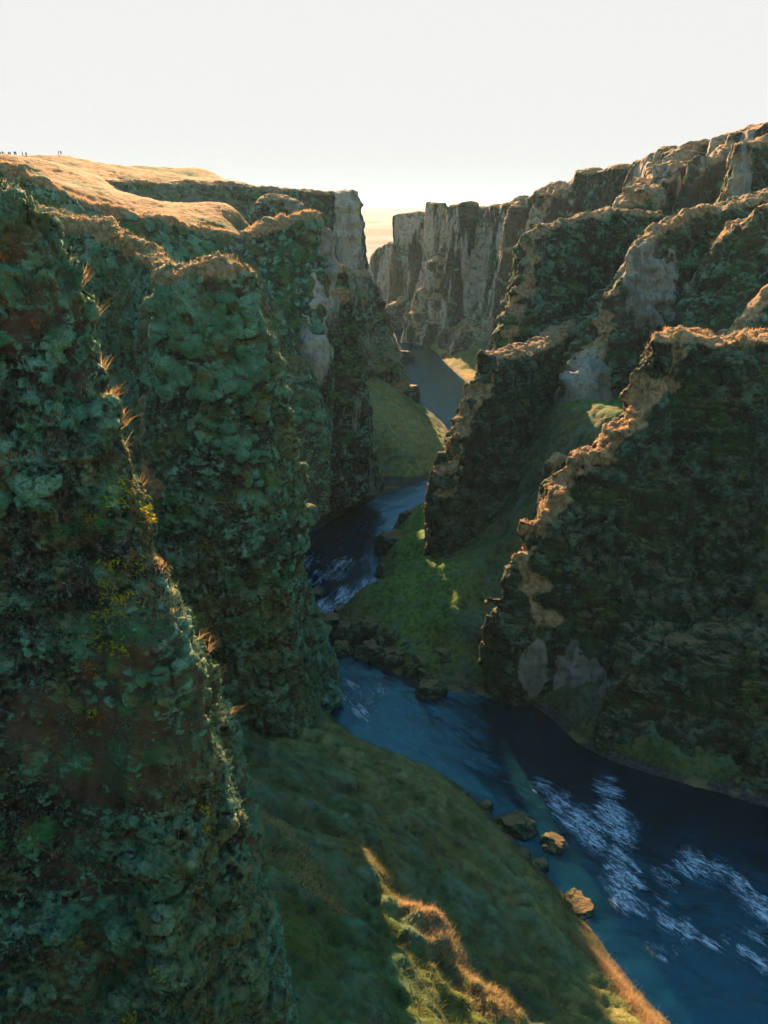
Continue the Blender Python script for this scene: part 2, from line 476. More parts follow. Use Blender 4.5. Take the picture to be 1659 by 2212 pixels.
RIM = [(0, -70, 76), (-60, -20, 70), (-30, -120, 86), (170, -60, 86), (190, 20, 84), (-30, 20, 34), (-8, 38, 27), (-60, 30, 50), (-90, 60, 84), (-120, 120, 90), (-60, 125, 70), (-45, 165, 62), (-90, 190, 88), (-60, 205, 77), (-40, 240, 66), (-75, 260, 72), (-30, 290, 72), (-110, 280, 88),
       (-133, 320, 94), (-150, 380, 98), (-165, 420, 97), (-103, 430, 95), (-150, 455, 95), (-200, 430, 99), (-53, 420, 88.5), (-60, 330, 80), (-20, 395, 84), (-240, 330, 112), (-300, 450, 110),
       (50, 168, 40), (60, 180, 36), (80, 160, 52), (95, 180, 58), (100, 120, 64), (140, 80, 76), (70, 200, 44), (100, 215, 62), (50, 210, 30), (60, 260, 70), (120, 270, 96), (85, 330, 78), (140, 330, 106), (109, 385, 96),
       (95, 420, 94), (75, 445, 84), (140, 450, 99), (200, 400, 112), (60, 520, 74), (40, 620, 66), (120, 600, 80), (200, 260, 115)]
def ground_h(x, y):
    x = np.asarray(x, np.float64); y = np.asarray(y, np.float64)
    sh = x.shape; x = x.ravel(); y = y.ravel()
    n1 = perlin(x/30, y/30, 1.5); n2 = fbm(x/9, y/9, 7.7, 3)
    dl = dist_line(x, y, LBs); dr = dist_line(x, y, RBs)
    ins = inside(x, y); d = np.minimum(dl, dr)
    left = dl < dr
    num = 0; den = 0
    for rx, ry, rz in RIM:
        q = 1/(((x-rx)**2+(y-ry)**2)/900+0.05)**1.6
        num = num+q*rz; den = den+q
    zr = num/den
    # the upland ends in an escarpment; beyond it lies the river plain
    edge = np.where(x < -15, 500, 690) + 25*n1
    esc = np.clip((edge-y)/60, 0, 1); esc = esc*esc*(3-2*esc)
    zr = zr*esc - 0.5*(1-esc)
    dd = np.maximum(d*(1+0.25*n1), 0)
    d1 = np.where(left, 36.0, 24.0)
    t = np.where(dd < d1, 0.62*dd + 0.9*n2*np.clip(dd/8, 0, 1), 0.62*d1 + (dd-d1)*1.5 + 0.9*n2)
    # flat gravel and grass flats by the bends
    for fx, fy, fr, hz in ((48, 400, 34, 1.2), (33, 372, 16, 0.5), (0, 242, 11, 0.8), (36, 480, 14, 1.5), (28, 300, 9, 1.5), (12, 620, 20, 1.5)):
        k = np.clip(1.6-np.sqrt((x-fx)**2+(y-fy)**2)/fr, 0, 1); k = k*k*(3-2*k)
        t = t*(1-k)+np.minimum(t, hz+0.3*n2)*k
    near = np.clip((y-20)/20, 0, 1)*np.clip((150-y)/30, 0, 1)*np.clip((dd-2)/8, 0, 1)
    hm_ = perlin(x/8.5+y/30, y/5.5, 11.0)+0.5*perlin(x/3.6, y/2.6, 21.0)
    t = t + near*(2.1*np.maximum(hm_, -0.35)+0.35*np.sin((x*0.8+y*0.9)*1.1+4*perlin(x/6, y/6, 2.2)))
    t = t + near*0.45*fbm(x/1.9, y/1.3, 4.4, 2)
    for fx, fy, fr, fh in ((5, 176, 9, 5), (-2, 153, 7, 3), (10, 150, 10, 3)):
        t = t + fh*np.exp(-((x-fx)**2+(y-fy)**2)/fr**2)*np.clip(dd/4, 0, 1)
    k = 4.0
    h = -k*np.logaddexp(-t/k, -zr/k)
    h = h + np.where(zr > 30, 1, 0)*np.clip((t-zr)/25, 0, 1)*(2.2*perlin(x/40, y/40, 3.3)+0.6*n2)
    h = np.maximum(h, -0.5)
    h = np.where(ins, -np.minimum(d*0.35, 1.8), np.maximum(h, 0.12 + 0.02*np.minimum(d, 20)))
    far = np.clip((y-720)/200, 0, 1)
    h = h*(1-far)+far*(-0.3+0.7*n1*np.clip(1-y/9000, 0, 1)) if True else h
    return h.reshape(sh)

def tussocks(x, y, z):
    """domes of the grass tussocks on the near slope: height and amount"""
    h = np.full(x.shape, 0.0); k = (y > 30) & (y < 330) & (x > -45) & (x < 80) & (z > 0.6) & (z < 62)
    X, Y, Zz = x[k], y[k], z[k]
    wob = perlin(X/5, Y/5, 3.1)*1.5
    tot = 0
    for sz, am in ((4.2, 0.6), (2.3, 0.5), (1.0, 0.34), (0.5, 0.16)):
        f, rid = worley((X+wob)/sz, (Y-wob)/(sz*0.85), Zz*0+sz)
        zn = np.clip(0.75+0.9*perlin(X/(5*sz), Y/(5*sz), sz+8), 0.1, 1)
        tot = tot + am*np.sqrt(np.clip(1-(f/0.75)**2, 0, 1))*(0.5+0.6*rid)*zn
    h[k] = tot*np.clip((Zz-0.6)/1.5, 0, 1)
    return h

# ------------------------------------------------------------------ materials
def ground_mat():
    s = N('ground_moss_and_grass')
    nz = s.sep(s.nor)[2]; P = s.sep(s.pos)
    big = s.noise(0.03, 4); med = s.noise(0.16, 5, 0.6); fine = s.noise(1.1, 6, 0.65); vf = s.noise(5.0, 4, 0.7)
    pil = s.voro(0.55, feature='SMOOTH_F1')
    strk = s.noise(0.5, 4, 0.6, s.scalev(1.0, 1.0, 0.2), 1.5)
    hh = s.math('ADD', s.math('MULTIPLY', s.math('SUBTRACT', 0.5, pil), 0.7), s.math('ADD', s.math('MULTIPLY', fine, 0.7), s.math('MULTIPLY', vf, 0.25)))
    lowd = s.ramp(P[2], 0.3, 2.5, 0.15, 1.0)
    dn = s.n('ShaderNodeDisplacement', {'Height': s.math('MULTIPLY', hh, lowd), 'Midlevel': 0.4, 'Scale': 0.55})
    s.t.links.new(dn.outputs[0], s.out.inputs['Displacement']); s.m.displacement_method = 'BOTH'
    c = s.mix(s.ramp(med, 0.40, 0.60), (0.060, 0.115, 0.035), (0.17, 0.14, 0.04))
    c = s.mix(s.ramp(s.noise(0.5, 5, 0.6), 0.50, 0.66), c, (0.05, 0.105, 0.06))
    c = s.mix(s.ramp(big, 0.50, 0.62, 0, 0.6), c, (0.05, 0.13, 0.02))
    c = s.mix(s.math('MULTIPLY', s.ramp(strk, 0.50, 0.64), 0.6), c, (0.10, 0.085, 0.03))
    c = s.mix(s.ramp(fine, 0.36, 0.5, 0.75, 0), c, (0.018, 0.032, 0.016))
    hum = s.ramp(s.math('ADD', s.attr('hum'), s.math('MULTIPLY', med, 0.6)), 0.45, 0.85)
    c = s.mix(s.math('MULTIPLY', hum, 0.55), c, s.mix(s.ramp(fine, 0.4, 0.6), (0.05, 0.12, 0.08), (0.12, 0.20, 0.13)))
    c = s.mix(s.math('MULTIPLY', s.attr('lush'), 0.85), c, s.mix(s.ramp(fine, 0.38, 0.62), (0.040, 0.115, 0.018), (0.12, 0.24, 0.035)))
    c = s.mix(s.math('MULTIPLY', s.attr('tan'), 0.75), c, s.mix(s.ramp(s.noise(0.6, 5, 0.7), 0.38, 0.62), (0.13, 0.17, 0.045), (0.30, 0.27, 0.09)))
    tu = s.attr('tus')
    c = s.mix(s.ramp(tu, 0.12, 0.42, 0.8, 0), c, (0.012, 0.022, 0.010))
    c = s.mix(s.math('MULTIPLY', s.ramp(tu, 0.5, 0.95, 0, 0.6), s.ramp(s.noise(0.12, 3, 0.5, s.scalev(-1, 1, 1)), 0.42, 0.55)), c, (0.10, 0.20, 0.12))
    # steep: rock
    rk = s.mix(s.ramp(fine, 0.45, 0.6), ROCK, BROWN)
    rk = s.mix(s.ramp(s.noise(0.25, 4, 0.6, s.scalev(1, 1, 0.2)), 0.52, 0.62), rk, (0.13, 0.11, 0.09))
    c = s.mix(s.ramp(s.math('ADD', nz, s.math('MULTIPLY', med, 0.5)), 0.62, 0.80, 1, 0), c, rk)
    # dry golden grass on the upland
    dry = s.attr('dry')
    dg = s.mix(s.ramp(med, 0.42, 0.62), (0.36, 0.20, 0.085), (0.20, 0.13, 0.05))
    c = s.mix(s.ramp(s.math('ADD', dry, s.math('MULTIPLY', med, 0.5)), 0.60, 0.85), c, dg)
    # gravel by the water
    gv = s.mix(s.ramp(s.noise(2.2, 5, 0.8), 0.45, 0.6), (0.03, 0.03, 0.027), (0.085, 0.08, 0.07))
    gv = s.mix(s.ramp(med, 0.52, 0.62), gv, (0.16, 0.12, 0.05))
    c = s.mix(s.ramp(s.math('ADD', P[2], med), 1.0, 1.7, 1, 0), c, gv)
    flat = s.attr('flat')
    c = s.mix(flat, c, s.mix(s.ramp(med, 0.44, 0.56), (0.10, 0.13, 0.02), (0.26, 0.17, 0.04)))
    # plain beyond the canyon
    pn = s.noise(0.004, 8, 0.7, s.scalev(1, 0.55, 1), 0.6)
    pc = s.mix(s.ramp(pn, 0.40, 0.60), (0.02, 0.03, 0.036), (0.10, 0.135, 0.165))
    c = s.mix(s.ramp(P[1], 640, 760), c, pc)
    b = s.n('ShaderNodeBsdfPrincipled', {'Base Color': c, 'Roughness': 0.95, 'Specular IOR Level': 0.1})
    s.t.links.new(b.outputs[0], s.out.inputs[0]); return s.m

def water_mat():
    s = N('river_water')
    P = s.scalev(1, 1, 0)
    r1 = s.noise(0.9, 5, 0.65, P, 0.8); r2 = s.noise(3.5, 4, 0.6, P, 0.4); r3 = s.noise(0.22, 3, 0.5, P)
    foam = s.attr('foam')
    fuv = s.n('ShaderNodeCombineXYZ', {0: s.math('MULTIPLY', s.attr('fu'), 0.34), 1: s.attr('fv'), 2: 0.0}).outputs[0]
    st = s.noise(0.42, 9, 0.74, fuv, 1.3)
    fa = s.math('ADD', s.math('MULTIPLY', foam, 0.62), s.math('MULTIPLY', s.math('SUBTRACT', st, 0.5), 2.2))
    ff = s.ramp(fa, 0.34, 0.56)
    fil = s.noise(1.0, 7, 0.7, fuv, 2.0)
    fil = s.ramp(s.math('ABSOLUTE', s.math('SUBTRACT', fil, 0.5)), 0.0, 0.045, 0.9, 0)
    reg = s.math('ADD', foam, s.math('MULTIPLY', s.math('SUBTRACT', s.noise(0.30, 5, 0.7, fuv, 1.0), 0.5), 2.4))
    ff = s.math('MAXIMUM', ff, s.math('MULTIPLY', fil, s.math('MULTIPLY', s.ramp(reg, 0.35, 0.75), s.ramp(foam, 0.02, 0.3))))
    ff = s.math('MULTIPLY', ff, s.ramp(s.noise(2.6, 6, 0.8, fuv, 0.8), 0.42, 0.56, 0.06, 1))
    ff = s.math('MULTIPLY', ff, s.ramp(foam, 0.02, 0.35))
    c = s.mix(s.ramp(r3, 0.4, 0.6), (0.001, 0.008, 0.012), (0.002, 0.018, 0.027))
    sky_sheen = s.math('MULTIPLY', s.ramp(st, 0.47, 0.60), s.math('MULTIPLY', s.ramp(s.sep(s.pos)[0], 26, 4, 0.10, 1.0), s.ramp(s.sep(s.pos)[1], 200, 320, 1, 0)))
    c = s.mix(sky_sheen, c, (0.004, 0.045, 0.080))  # sky reflection on the ripples painted as blue streaks, fading to the right
    dif = s.n('ShaderNodeBsdfDiffuse', {'Color': c}); lw = s.n('ShaderNodeLayerWeight', {'Blend': 0.5}).outputs['Facing']
    gl = s.n('ShaderNodeBsdfGlossy', {'Color': s.mix(s.ramp(lw, 0.45, 0.88), (0.06, 0.38, 0.66), (0.13, 0.27, 0.50)), 'Roughness': 0.08})
    fr = s.n('ShaderNodeFresnel', {'IOR': 2.1}); wat = s.n('ShaderNodeMixShader', {0: fr.outputs[0], 1: dif.outputs[0], 2: gl.outputs[0]})
    fo = s.n('ShaderNodeBsdfPrincipled', {'Base Color': (0.55, 0.70, 0.80, 1), 'Roughness': 0.8})
    amp = s.math('ADD', s.ramp(s.sep(s.pos)[1], 215, 300, 0.75, 1.7), s.math('MULTIPLY', foam, 1.0))
    hh = s.math('ADD', s.math('MULTIPLY', r1, 1.0), s.math('ADD', s.math('MULTIPLY', r2, 0.3), s.math('MULTIPLY', ff, 0.5)))
    bp = s.n('ShaderNodeBump', {'Height': s.math('MULTIPLY', hh, amp), 'Distance': 0.10, 'Strength': 1.0})
    s.t.links.new(bp.outputs[0], gl.inputs['Normal']); s.t.links.new(bp.outputs[0], fr.inputs['Normal']); s.t.links.new(bp.outputs[0], fo.inputs['Normal'])
    mx = s.n('ShaderNodeMixShader', {0: ff, 1: wat.outputs[0], 2: fo.outputs[0]})
    s.t.links.new(mx.outputs[0], s.out.inputs[0]); return s.m

M_near = cliff_mat('mossy_rock_near', 1.3, 0.45, 0.42, 0.75, 0.0)
M_left = cliff_mat('mossy_rock_left', 0.9, 0.55, 0.75, 0.6, 0.0, warm=0.3)
M_mid = cliff_mat('mossy_rock_middle', 0.55, 0.8, 0.55, 0.35, 0.4, warm=0.6, speck=0.3)
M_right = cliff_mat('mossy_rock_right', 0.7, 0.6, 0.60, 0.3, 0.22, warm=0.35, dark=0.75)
M_shade = cliff_mat('shaded_mossy_rock', 0.7, 0.6, 0.80, 0.25, 0.12, warm=0.3, dark=0.36)  # the right-hand rock again, with the cliffs' shade darkened into its colour
M_far = cliff_mat('bare_rock_far', 0.28, 0.7, 0.35, 0.2, 0.62, warm=0.8, speck=0, smooth=0.85)
M_ground = ground_mat()
M_water = water_mat()

# ------------------------------------------------------------------ ground: one sheet to the horizon
def build_ground():
    rows = [-150.0]
    while rows[-1] < 60000:
        y = rows[-1]; rows.append(y + (0.26 if 45 < y < 128 else max(0.0042*abs(y), 0.5) if 45 < y < 760 else (4.0 if y < 45 else 0.02*y)))
    rows = np.array(rows); nu = 700
    u = np.linspace(-1.15, 1.15, nu)
    u = np.sign(u)*np.abs(u)**1.4
    half = np.where(rows > 0, np.maximum(rows*0.66, 105), 150)
    X = u[None, :]*half[:, None]; Y = np.repeat(rows[:, None], nu, 1)
    Z = ground_h(X, Y)
    n = perlin(X/35, Y/35, 9.1)
    dry = np.clip((Z-66)/16, 0, 1)*np.clip((Y-120)/80, 0, 1)*np.clip((-X-20+Y*0.0)/60+0.5, 0, 1)
    dry = dry*0.72 + 0.55*dry*n + 0.35*dry*perlin(X/14, Y/14, 2.2)
    hum = np.clip(perlin(X/8.5+Y/30, Y/5.5, 11.0)+0.5*perlin(X/3.6, Y/2.6, 21.0), 0, 1)*(Y < 150)
    flat = np.zeros_like(Z)
    for fx, fy, fr in ((50, 400, 24), (38, 470, 20), (12, 640, 22), (30, 520, 14)):
        flat = np.maximum(flat, np.clip(1.5-np.sqrt((X-fx)**2+((Y-fy)*0.8)**2)/fr + 0.3*n, 0, 1))
    flat *= np.clip((Z-0.35)/0.5, 0, 1)*np.clip((6-Z)/3, 0, 1)
    def blob(L_):
        o_ = np.zeros_like(Z)
        for fx, fy, rx, ry in L_: o_ = np.maximum(o_, np.clip(1.6-np.sqrt(((X-fx)/rx)**2+((Y-fy)/ry)**2)+0.5*n, 0, 1))
        return o_
    lush = blob(((6, 150, 10, 14), (58, 196, 10, 16), (8, 172, 12, 20), (12, 195, 9, 22), (52, 205, 10, 26), (45, 225, 9, 20)))
    tan = blob(((-2, 262, 22, 36), (-4, 104, 10, 14), (5, 98, 8, 12), (16, 78, 6, 12), (24, 62, 6, 12)))
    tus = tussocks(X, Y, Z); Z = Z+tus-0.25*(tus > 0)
    nr = len(rows)
    i = np.arange(nr-1)[:, None]*nu + np.arange(nu-1)[None, :]
    F = np.stack([i, i+1, i+nu+1, i+nu], -1).reshape(-1, 4)
    print('ground', nr*nu)
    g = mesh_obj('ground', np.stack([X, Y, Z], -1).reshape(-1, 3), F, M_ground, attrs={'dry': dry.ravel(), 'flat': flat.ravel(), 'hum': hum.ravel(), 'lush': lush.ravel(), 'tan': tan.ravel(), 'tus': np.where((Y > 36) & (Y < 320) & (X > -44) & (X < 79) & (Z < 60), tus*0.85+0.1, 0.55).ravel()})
    tag(g, kind='structure'); return g
build_ground()

FOAM = []
for _px, _py, _r, _a in ((1170, 1700, 22, .6), (1212, 1738, 26, .85), (1255, 1772, 30, 1.05), (1275, 1812, 26, 1.0), (1322, 1768, 30, 1.15), (1345, 1802, 24, .9), (1312, 1702, 24, .8), (1372, 1778, 12, .7),
                         (1335, 1850, 22, .8), (1345, 1900, 30, 1.15), (1352, 1944, 24, 1.0), (1385, 1965, 16, .7), (1440, 1893, 24, .6), (1500, 1872, 28, .75), (1552, 1884, 24, .75), (1592, 1912, 20, .85),
                         (1622, 1942, 22, .8), (1655, 1966, 24, .85), (1432, 1962, 18, .7), (1442, 1994, 18, .75), (1482, 2012, 20, .7), (1420, 2052, 16, .7), (1462, 2062, 14, .6), (1535, 2042, 16, .7), (1565, 2030, 14, .6),
                         (1630, 2022, 24, .6), (1605, 2062, 14, .5), (1655, 2090, 22, .7), (710, 1240, 30, .55), (800, 1262, 26, 1.0), (762, 1292, 34, .95), (700, 1312, 28, .9), (738, 1215, 20, .8), (665, 1215, 30, .5),
                         (690, 1400, 24, .85), (702, 1436, 22, .75), (765, 1482, 26, .55), (822, 1492, 20, .7), (782, 1532, 26, .8), (742, 1502, 20, .6), (765, 1512, 26, .6), (880, 1530, 40, .25), (655, 1260, 20, .6)):
    _x, _y, _ = at_z(_px, _py); _d = math.sqrt(_x*_x+_y*_y+H*H); FOAM.append((_x, _y, 1.5*_r*_d/FPX, 2.2*_r*_d/FPX, _a))
def build_river():
    n = 900
    def res(P):
        s_ = np.concatenate([[0], np.cumsum(np.linalg.norm(np.diff(P, axis=0), axis=1))]); return s_
    # matched parameter by distance ahead
    def samp(P, t):
        s_ = res(P); s_ /= s_[-1]
        return np.stack([np.interp(t, s_, P[:, 0]), np.interp(t, s_, P[:, 1])], 1)
    t = np.linspace(0, 1, n)
    # match the banks at the listed stations
    keyL = [0, 3, 5, 8, 11, 13, 17, 19, 21, 23, 24, 27]; keyR = [0, 3, 6, 8, 12, 15, 18, 22, 24, 26, 28, 31]
    def cum(P, keys):
        s_ = res(P); s_ = s_/s_[-1]; return np.array([s_[k*4] for k in keys])
    st = np.linspace(0, 1, len(keyL))
    A = samp(LBs, np.interp(t, st, cum(LBs, keyL))); B = samp(RBs, np.interp(t, st, cum(RBs, keyR)))
    m = 90; v = np.linspace(-0.12, 1.12, m)
    X = A[:, 0, None]*(1-v)+B[:, 0, None]*v; Y = A[:, 1, None]*(1-v)+B[:, 1, None]*v
    Z = 0.05*perlin(X/1.5, Y/1.5, 0.0)+0.10*perlin(X/4, Y/4, 2.0)
    foam = np.zeros_like(X)
    for fx, fy, rx, ry, a in FOAM:
        foam = np.maximum(foam, a*np.clip(1.25-np.sqrt(((X-fx)/rx)**2+((Y-fy)/ry)**2), 0, 1))
    Z = Z + 0.25*foam*perlin(X/0.9, Y/0.9, 4.0)
    C_ = (A+B)/2; fu = np.concatenate([[0], np.cumsum(np.linalg.norm(np.diff(C_, axis=0), axis=1))])[:, None]+0*X; fv = (v[None, :]-0.5)*np.linalg.norm(B-A, axis=1)[:, None]
    i = np.arange(n-1)[:, None]*m + np.arange(m-1)[None, :]
    F = np.stack([i, i+1, i+m+1, i+m], -1).reshape(-1, 4)
    r = mesh_obj('river', np.stack([X, Y, Z], -1).reshape(-1, 3), F, M_water, attrs={'foam': foam.ravel(), 'fu': fu.ravel(), 'fv': fv.ravel()})
    tag(r, kind='structure')
build_river()

# ------------------------------------------------------------------ the cliffs
# left, nearest
cliff('cliff', [([(-120, 60, 84, 4), (-60, 52, 82, 3), (-30, 46, 80.5, 3), (-18.8, 44, 80, 2.6)], 5.6, 1.5, 0, 0),
                ([(-30, 38, 69, 2.5), (-15.5, 41, 70, 2)], 6.5, 2, 0, 0),
                ([(-30, 36, 58, 2.5), (-12.4, 39, 62, 2)], 7, 2, 0, 0),
                ([(-26, 34, 44, 3), (-12.5, 37, 50, 2.5)], 6, 2, 0, 0)],
      (-46, -1, 16, 62, 22, 86), 0.25, M_near, (1.6, 7.0, 0.7, 2.2),
      'tall dark mossy cliff filling the left side, nearest to the viewer', sub=1, seed=1, pillow=((0.75, 0.34, 0.26), (1.7, 0.6, 0.34), (0.3, 0.12, 0.1)), groove=(0.9, 0.30), moss_zone=([44, 50, 55, 66, 70, 76], [0.05, -0.05, -0.32, -0.32, 0.1, 0.12]))
# left, second
cliff('cliff', [(crest([(-60, 440, 160, 3), (145, 471, 152, 2.5), (220, 486, 149, 2.2), (262, 511, 146, 2), (322, 531, 140, 2), (352, 562, 133, 1.8), (385, 586, 126, 1.6)]), 3.6, 1.2, 0, 0), (crest([(385, 586, 126, 1.6), (425, 592, 115, 1.6)]), 8, 1.2, 0, 0),
                ([(-25, 111, 71, 3), (-19.5, 109, 73, 3)], 9, 1.5, 0, 0),
                ([(-31, 118, 55, 3), (-28.0, 112, 45, 4.5)], 8, 2, 0, 0),
                ([(-40, 116, 30, 6), (-29, 114, 21, 7)], 2.6, 3, 0, 0)],
      (-80, 4, 84, 165, -2, 86), 0.5, M_left, (2.4, 9.0, 1.0, 3.0),
      'green mossy buttress with a grassy flat top standing second from the left', sub=1, seed=2, pillow=((1.7, 0.6, 0.15), (3.6, 0.9, 0.36), (0.8, 0.3, 0.05)), groove=(2.2, 0.8), moss_zone=([10, 35, 48, 60], [-0.25, -0.25, -0.1, 0.12]))
# left wall and pale spire
cliff('cliff', [(crest([(-120, 330, 175, 3), (0, 352, 178, 3), (100, 398, 180, 3), (170, 424, 184, 2.5), (235, 452, 190, 2.5), (325, 463, 196, 2), (425, 490, 205, 2), (500, 498, 212, 2)]), 2.2, 1.0, 0, 0),
                (crest([(500, 498, 212, 2), (560, 493, 218, 2), (620, 472, 224, 2.5), (672, 462, 229, 2.5)]), 4.5, 1.0, 0, 0)],
      (-115, -12, 140, 240, 10, 94), 0.8, M_left, (3.0, 12, 1.0, 4.0),
      'long green canyon wall with a thin sunlit rim behind the second buttress', sub=1, seed=3, pillow=((3.0, 0.8, 0.2),))
sp = crest([(676, 462, 229, 2.5), (697, 492, 228, 2.2), (675, 560, 223, 2.0), (664, 640, 219, 2.2), (676, 720, 216, 3)])
cliff('rock_spire', [(sp, 9, 1.0, 0, 0), (crest([(596, 520, 222, 1.5), (604, 640, 219, 2)]), 6, 1, 0, 0), (crest([(704, 520, 228, 2.2), (722, 570, 226, 2.4), (730, 640, 225, 3)]), 7, 1, 0, 0)],
      (-44, 8, 196, 246, 4, 80), 0.5, M_mid, (1.8, 8, 0.9, 3.0),
      'pale grey rock spire with a bare flat face left of the green talus slope', 'rock spire', sub=1, groove=(3.2, 1.0), seed=4,
      bare=[(*at(680, 730, 213), 5.5, 9, 13), (*at(690, 650, 217), 3.6, 8, 13), (*at(712, 560, 224), 2.6, 6, 9)])
cliff('cliff', [(crest([(200, 392, 335, 5), (330, 388, 345, 5), (440, 393, 356, 5)]), 0.9, 1, 0, 0), (crest([(440, 393, 356, 5), (600, 404, 375, 5)]), 2.2, 1, 0, 0), (crest([(600, 404, 375, 5), (690, 412, 388, 4), (748, 408, 400, 4)]), 9, 1, 0, 0),
                (crest([(585, 418, 300, 5), (612, 422, 303, 6)]), 2.6, 3, 0, 0)],
      (-130, 8, 270, 425, 20, 95), 0.9, M_mid, (3.5, 14, 1.2, 4),
      'far left headland with a square end and pale bare face against the plain', sub=1, groove=(3.2, 1.0), seed=5,
      bare=[(*at(752, 490, 392), 6, 12, 30)])
cliff('cliff', [(crest([(700, 560, 330, 5), (745, 585, 340, 5), (790, 585, 358, 4), (808, 640, 360, 4), (815, 700, 358, 5), (835, 770, 356, 5), (855, 830, 352, 5)]), 4, 2, 0, 0)],
      (-45, 26, 310, 392, -2, 72), 0.8, M_mid, (3.0, 12, 1.2, 4),
      'dark rocky foot of the far left headland reaching down to the river bend', sub=1, groove=(3.2, 1.0), seed=6, pillow=((3.2, 1.0, 0.15),))

# right, nearest
cliff('cliff', [(crest([(1960, 700, 146, 4), (1659, 724, 144, 4), (1540, 722, 142, 3.5), (1452, 722, 140, 3), (1415, 830, 138, 2.2), (1340, 912, 136, 2.2)]), 4.2, 1.0, 0, 0),
                (crest([(1340, 912, 136, 2.2), (1280, 985, 134, 2.0), (1215, 1055, 132, 1.8), (1165, 1125, 130.5, 1.6), (1125, 1190, 129, 1.4), (1150, 1260, 128, 1.4), (1170, 1330, 127, 1.6)]), 8, 1.0, 0, 0),
                ([(60, 138, 40, 4), (48, 130, 24, 4)], 2.2, 3, 0, 0), ([(72, 132, 30, 5), (54, 119, 12, 5)], 1.8, 3, 0, 0),
                ([(104, 122, 58, 6), (84, 120, 44, 5), (68, 112, 22, 4)], 2.2, 3, 0, 0), ([(118, 98, 46, 6), (92, 96, 24, 5), (84, 90, 12, 4)], 1.8, 3, 0, 0),
                ([(40, 118, 17, 1.5), (54, 112, 21, 2), (68, 105, 27, 2), (84, 96, 34, 3), (110, 84, 46, 4)], 2.3, 2, 0, 0)],
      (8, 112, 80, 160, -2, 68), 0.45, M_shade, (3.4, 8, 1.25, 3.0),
      'large dark cliff on the right with a sunlit orange crest sloping down left', sub=1, pillow=((1.2, 0.28, 0.42),), groove=(3.4, 1.1), crest_w=2.6, seed=7, crest_n=2,
      bare=[(*at(1250, 1490, 121), 5, 6, 6), (*at(1155, 1450, 124), 2.5, 6, 5)])
cliff('cliff', [(crest([(1760, 540, 176, 3), (1659, 622, 172, 1.6), (1600, 680, 170, 1.5), (1572, 712, 169, 1.5)]), 3.5, 1, 0, 0)],
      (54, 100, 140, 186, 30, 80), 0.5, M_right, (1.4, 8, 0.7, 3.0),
      'small jagged rock fin at the right edge, just above the flat sunlit ledge', sub=1, seed=8)
cliff('rock_spire', [(crest([(1232, 985, 150, 0.7), (1210, 975, 149, 1.0), (1192, 990, 148, 0.8), (1172, 1075, 147, 0.6)]), 8, .6, 0, 0)],
      (20, 42, 138, 158, 8, 46), 0.3, M_right, (0.9, 5, 0.5, 2.0),
      'small brown rock fin sticking up left behind the sunlit orange crest', 'rock spire', sub=1, seed=9)
cliff('cliff', [(crest([(1230, 700, 225, 3), (1160, 745, 200, 3), (1098, 760, 184, 2.5), (1058, 758, 178, 2.2), (1030, 850, 175, 2.0), (990, 930, 172, 2.0), (968, 1010, 170, 2), (965, 1060, 169, 2)]), 8, 1.0, 0, 0)],
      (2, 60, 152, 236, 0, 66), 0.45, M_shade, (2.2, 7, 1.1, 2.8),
      'dark rounded rock wall rising from the green slope at the middle of the river', sub=1, pillow=((2.4, 0.5, 0.5), (1.2, 0.3, 0.38)), groove=(2.6, 1.0), crest_w=1.9, seed=10)
cliff('cliff', [(crest([(1470, 475, 275, 4), (1405, 465, 262, 3), (1315, 452, 247, 3.5), (1210, 478, 238, 2.6), (1160, 500, 234, 2.2), (1148, 560, 231, 2), (1136, 625, 229, 2), (1110, 662, 227, 1.8), (1102, 720, 225, 1.6), (1108, 760, 224, 1.6)]), 5, 1.2, 0, 0),
                (crest([(1190, 485, 247, 2), (1140, 520, 243, 1.6), (1132, 570, 241, 1.5)]), 5, 1.2, 0, 0)],
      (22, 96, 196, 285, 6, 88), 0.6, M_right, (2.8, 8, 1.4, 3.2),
      'green topped rock fin with a stepped brown left edge, right of the gravel bar', sub=1, pillow=((2.4, 0.5, 0.5), (1.2, 0.3, 0.38)), groove=(2.6, 1.0), crest_w=1.9, seed=11)
cliff('cliff', [(crest([(1700, 400, 245, 4), (1580, 442, 226, 3.5), (1505, 450, 218, 3), (1432, 488, 210, 2.6), (1360, 532, 204, 2.2), (1345, 590, 201, 2), (1312, 630, 199, 2), (1306, 680, 198, 2), (1278, 752, 195, 2.5), (1250, 800, 192, 3)]), 4.2, 1.2, 0, 0),
                (crest([(1290, 760, 192, 3), (1260, 800, 190, 3)]), 7, 1.2, 0, 0)],
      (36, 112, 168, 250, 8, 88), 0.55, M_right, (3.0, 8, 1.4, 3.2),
      'right-hand cliff with two pale bare patches above the green gully', sub=1, pillow=((2.4, 0.5, 0.5), (1.2, 0.3, 0.38)), groove=(2.6, 1.0), crest_w=1.9, seed=12,
      bare=[(*at(1420, 600, 199), 8, 10, 11), (*at(1270, 860, 188), 7.5, 9, 12)])
cliff('cliff', [(crest([(1960, 290, 190, 4), (1760, 380, 190, 3), (1665, 440, 190, 2.5), (1600, 478, 193, 2), (1570, 500, 195, 1.6)]), 3.0, 1, 0, 0), ],
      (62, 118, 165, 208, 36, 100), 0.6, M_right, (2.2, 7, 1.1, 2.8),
      'green slope with a sunlit jagged ridge running off the right edge', sub=1, pillow=((2.4, 0.5, 0.5), (1.2, 0.3, 0.38)), groove=(2.6, 1.0), crest_w=1.9, seed=13)
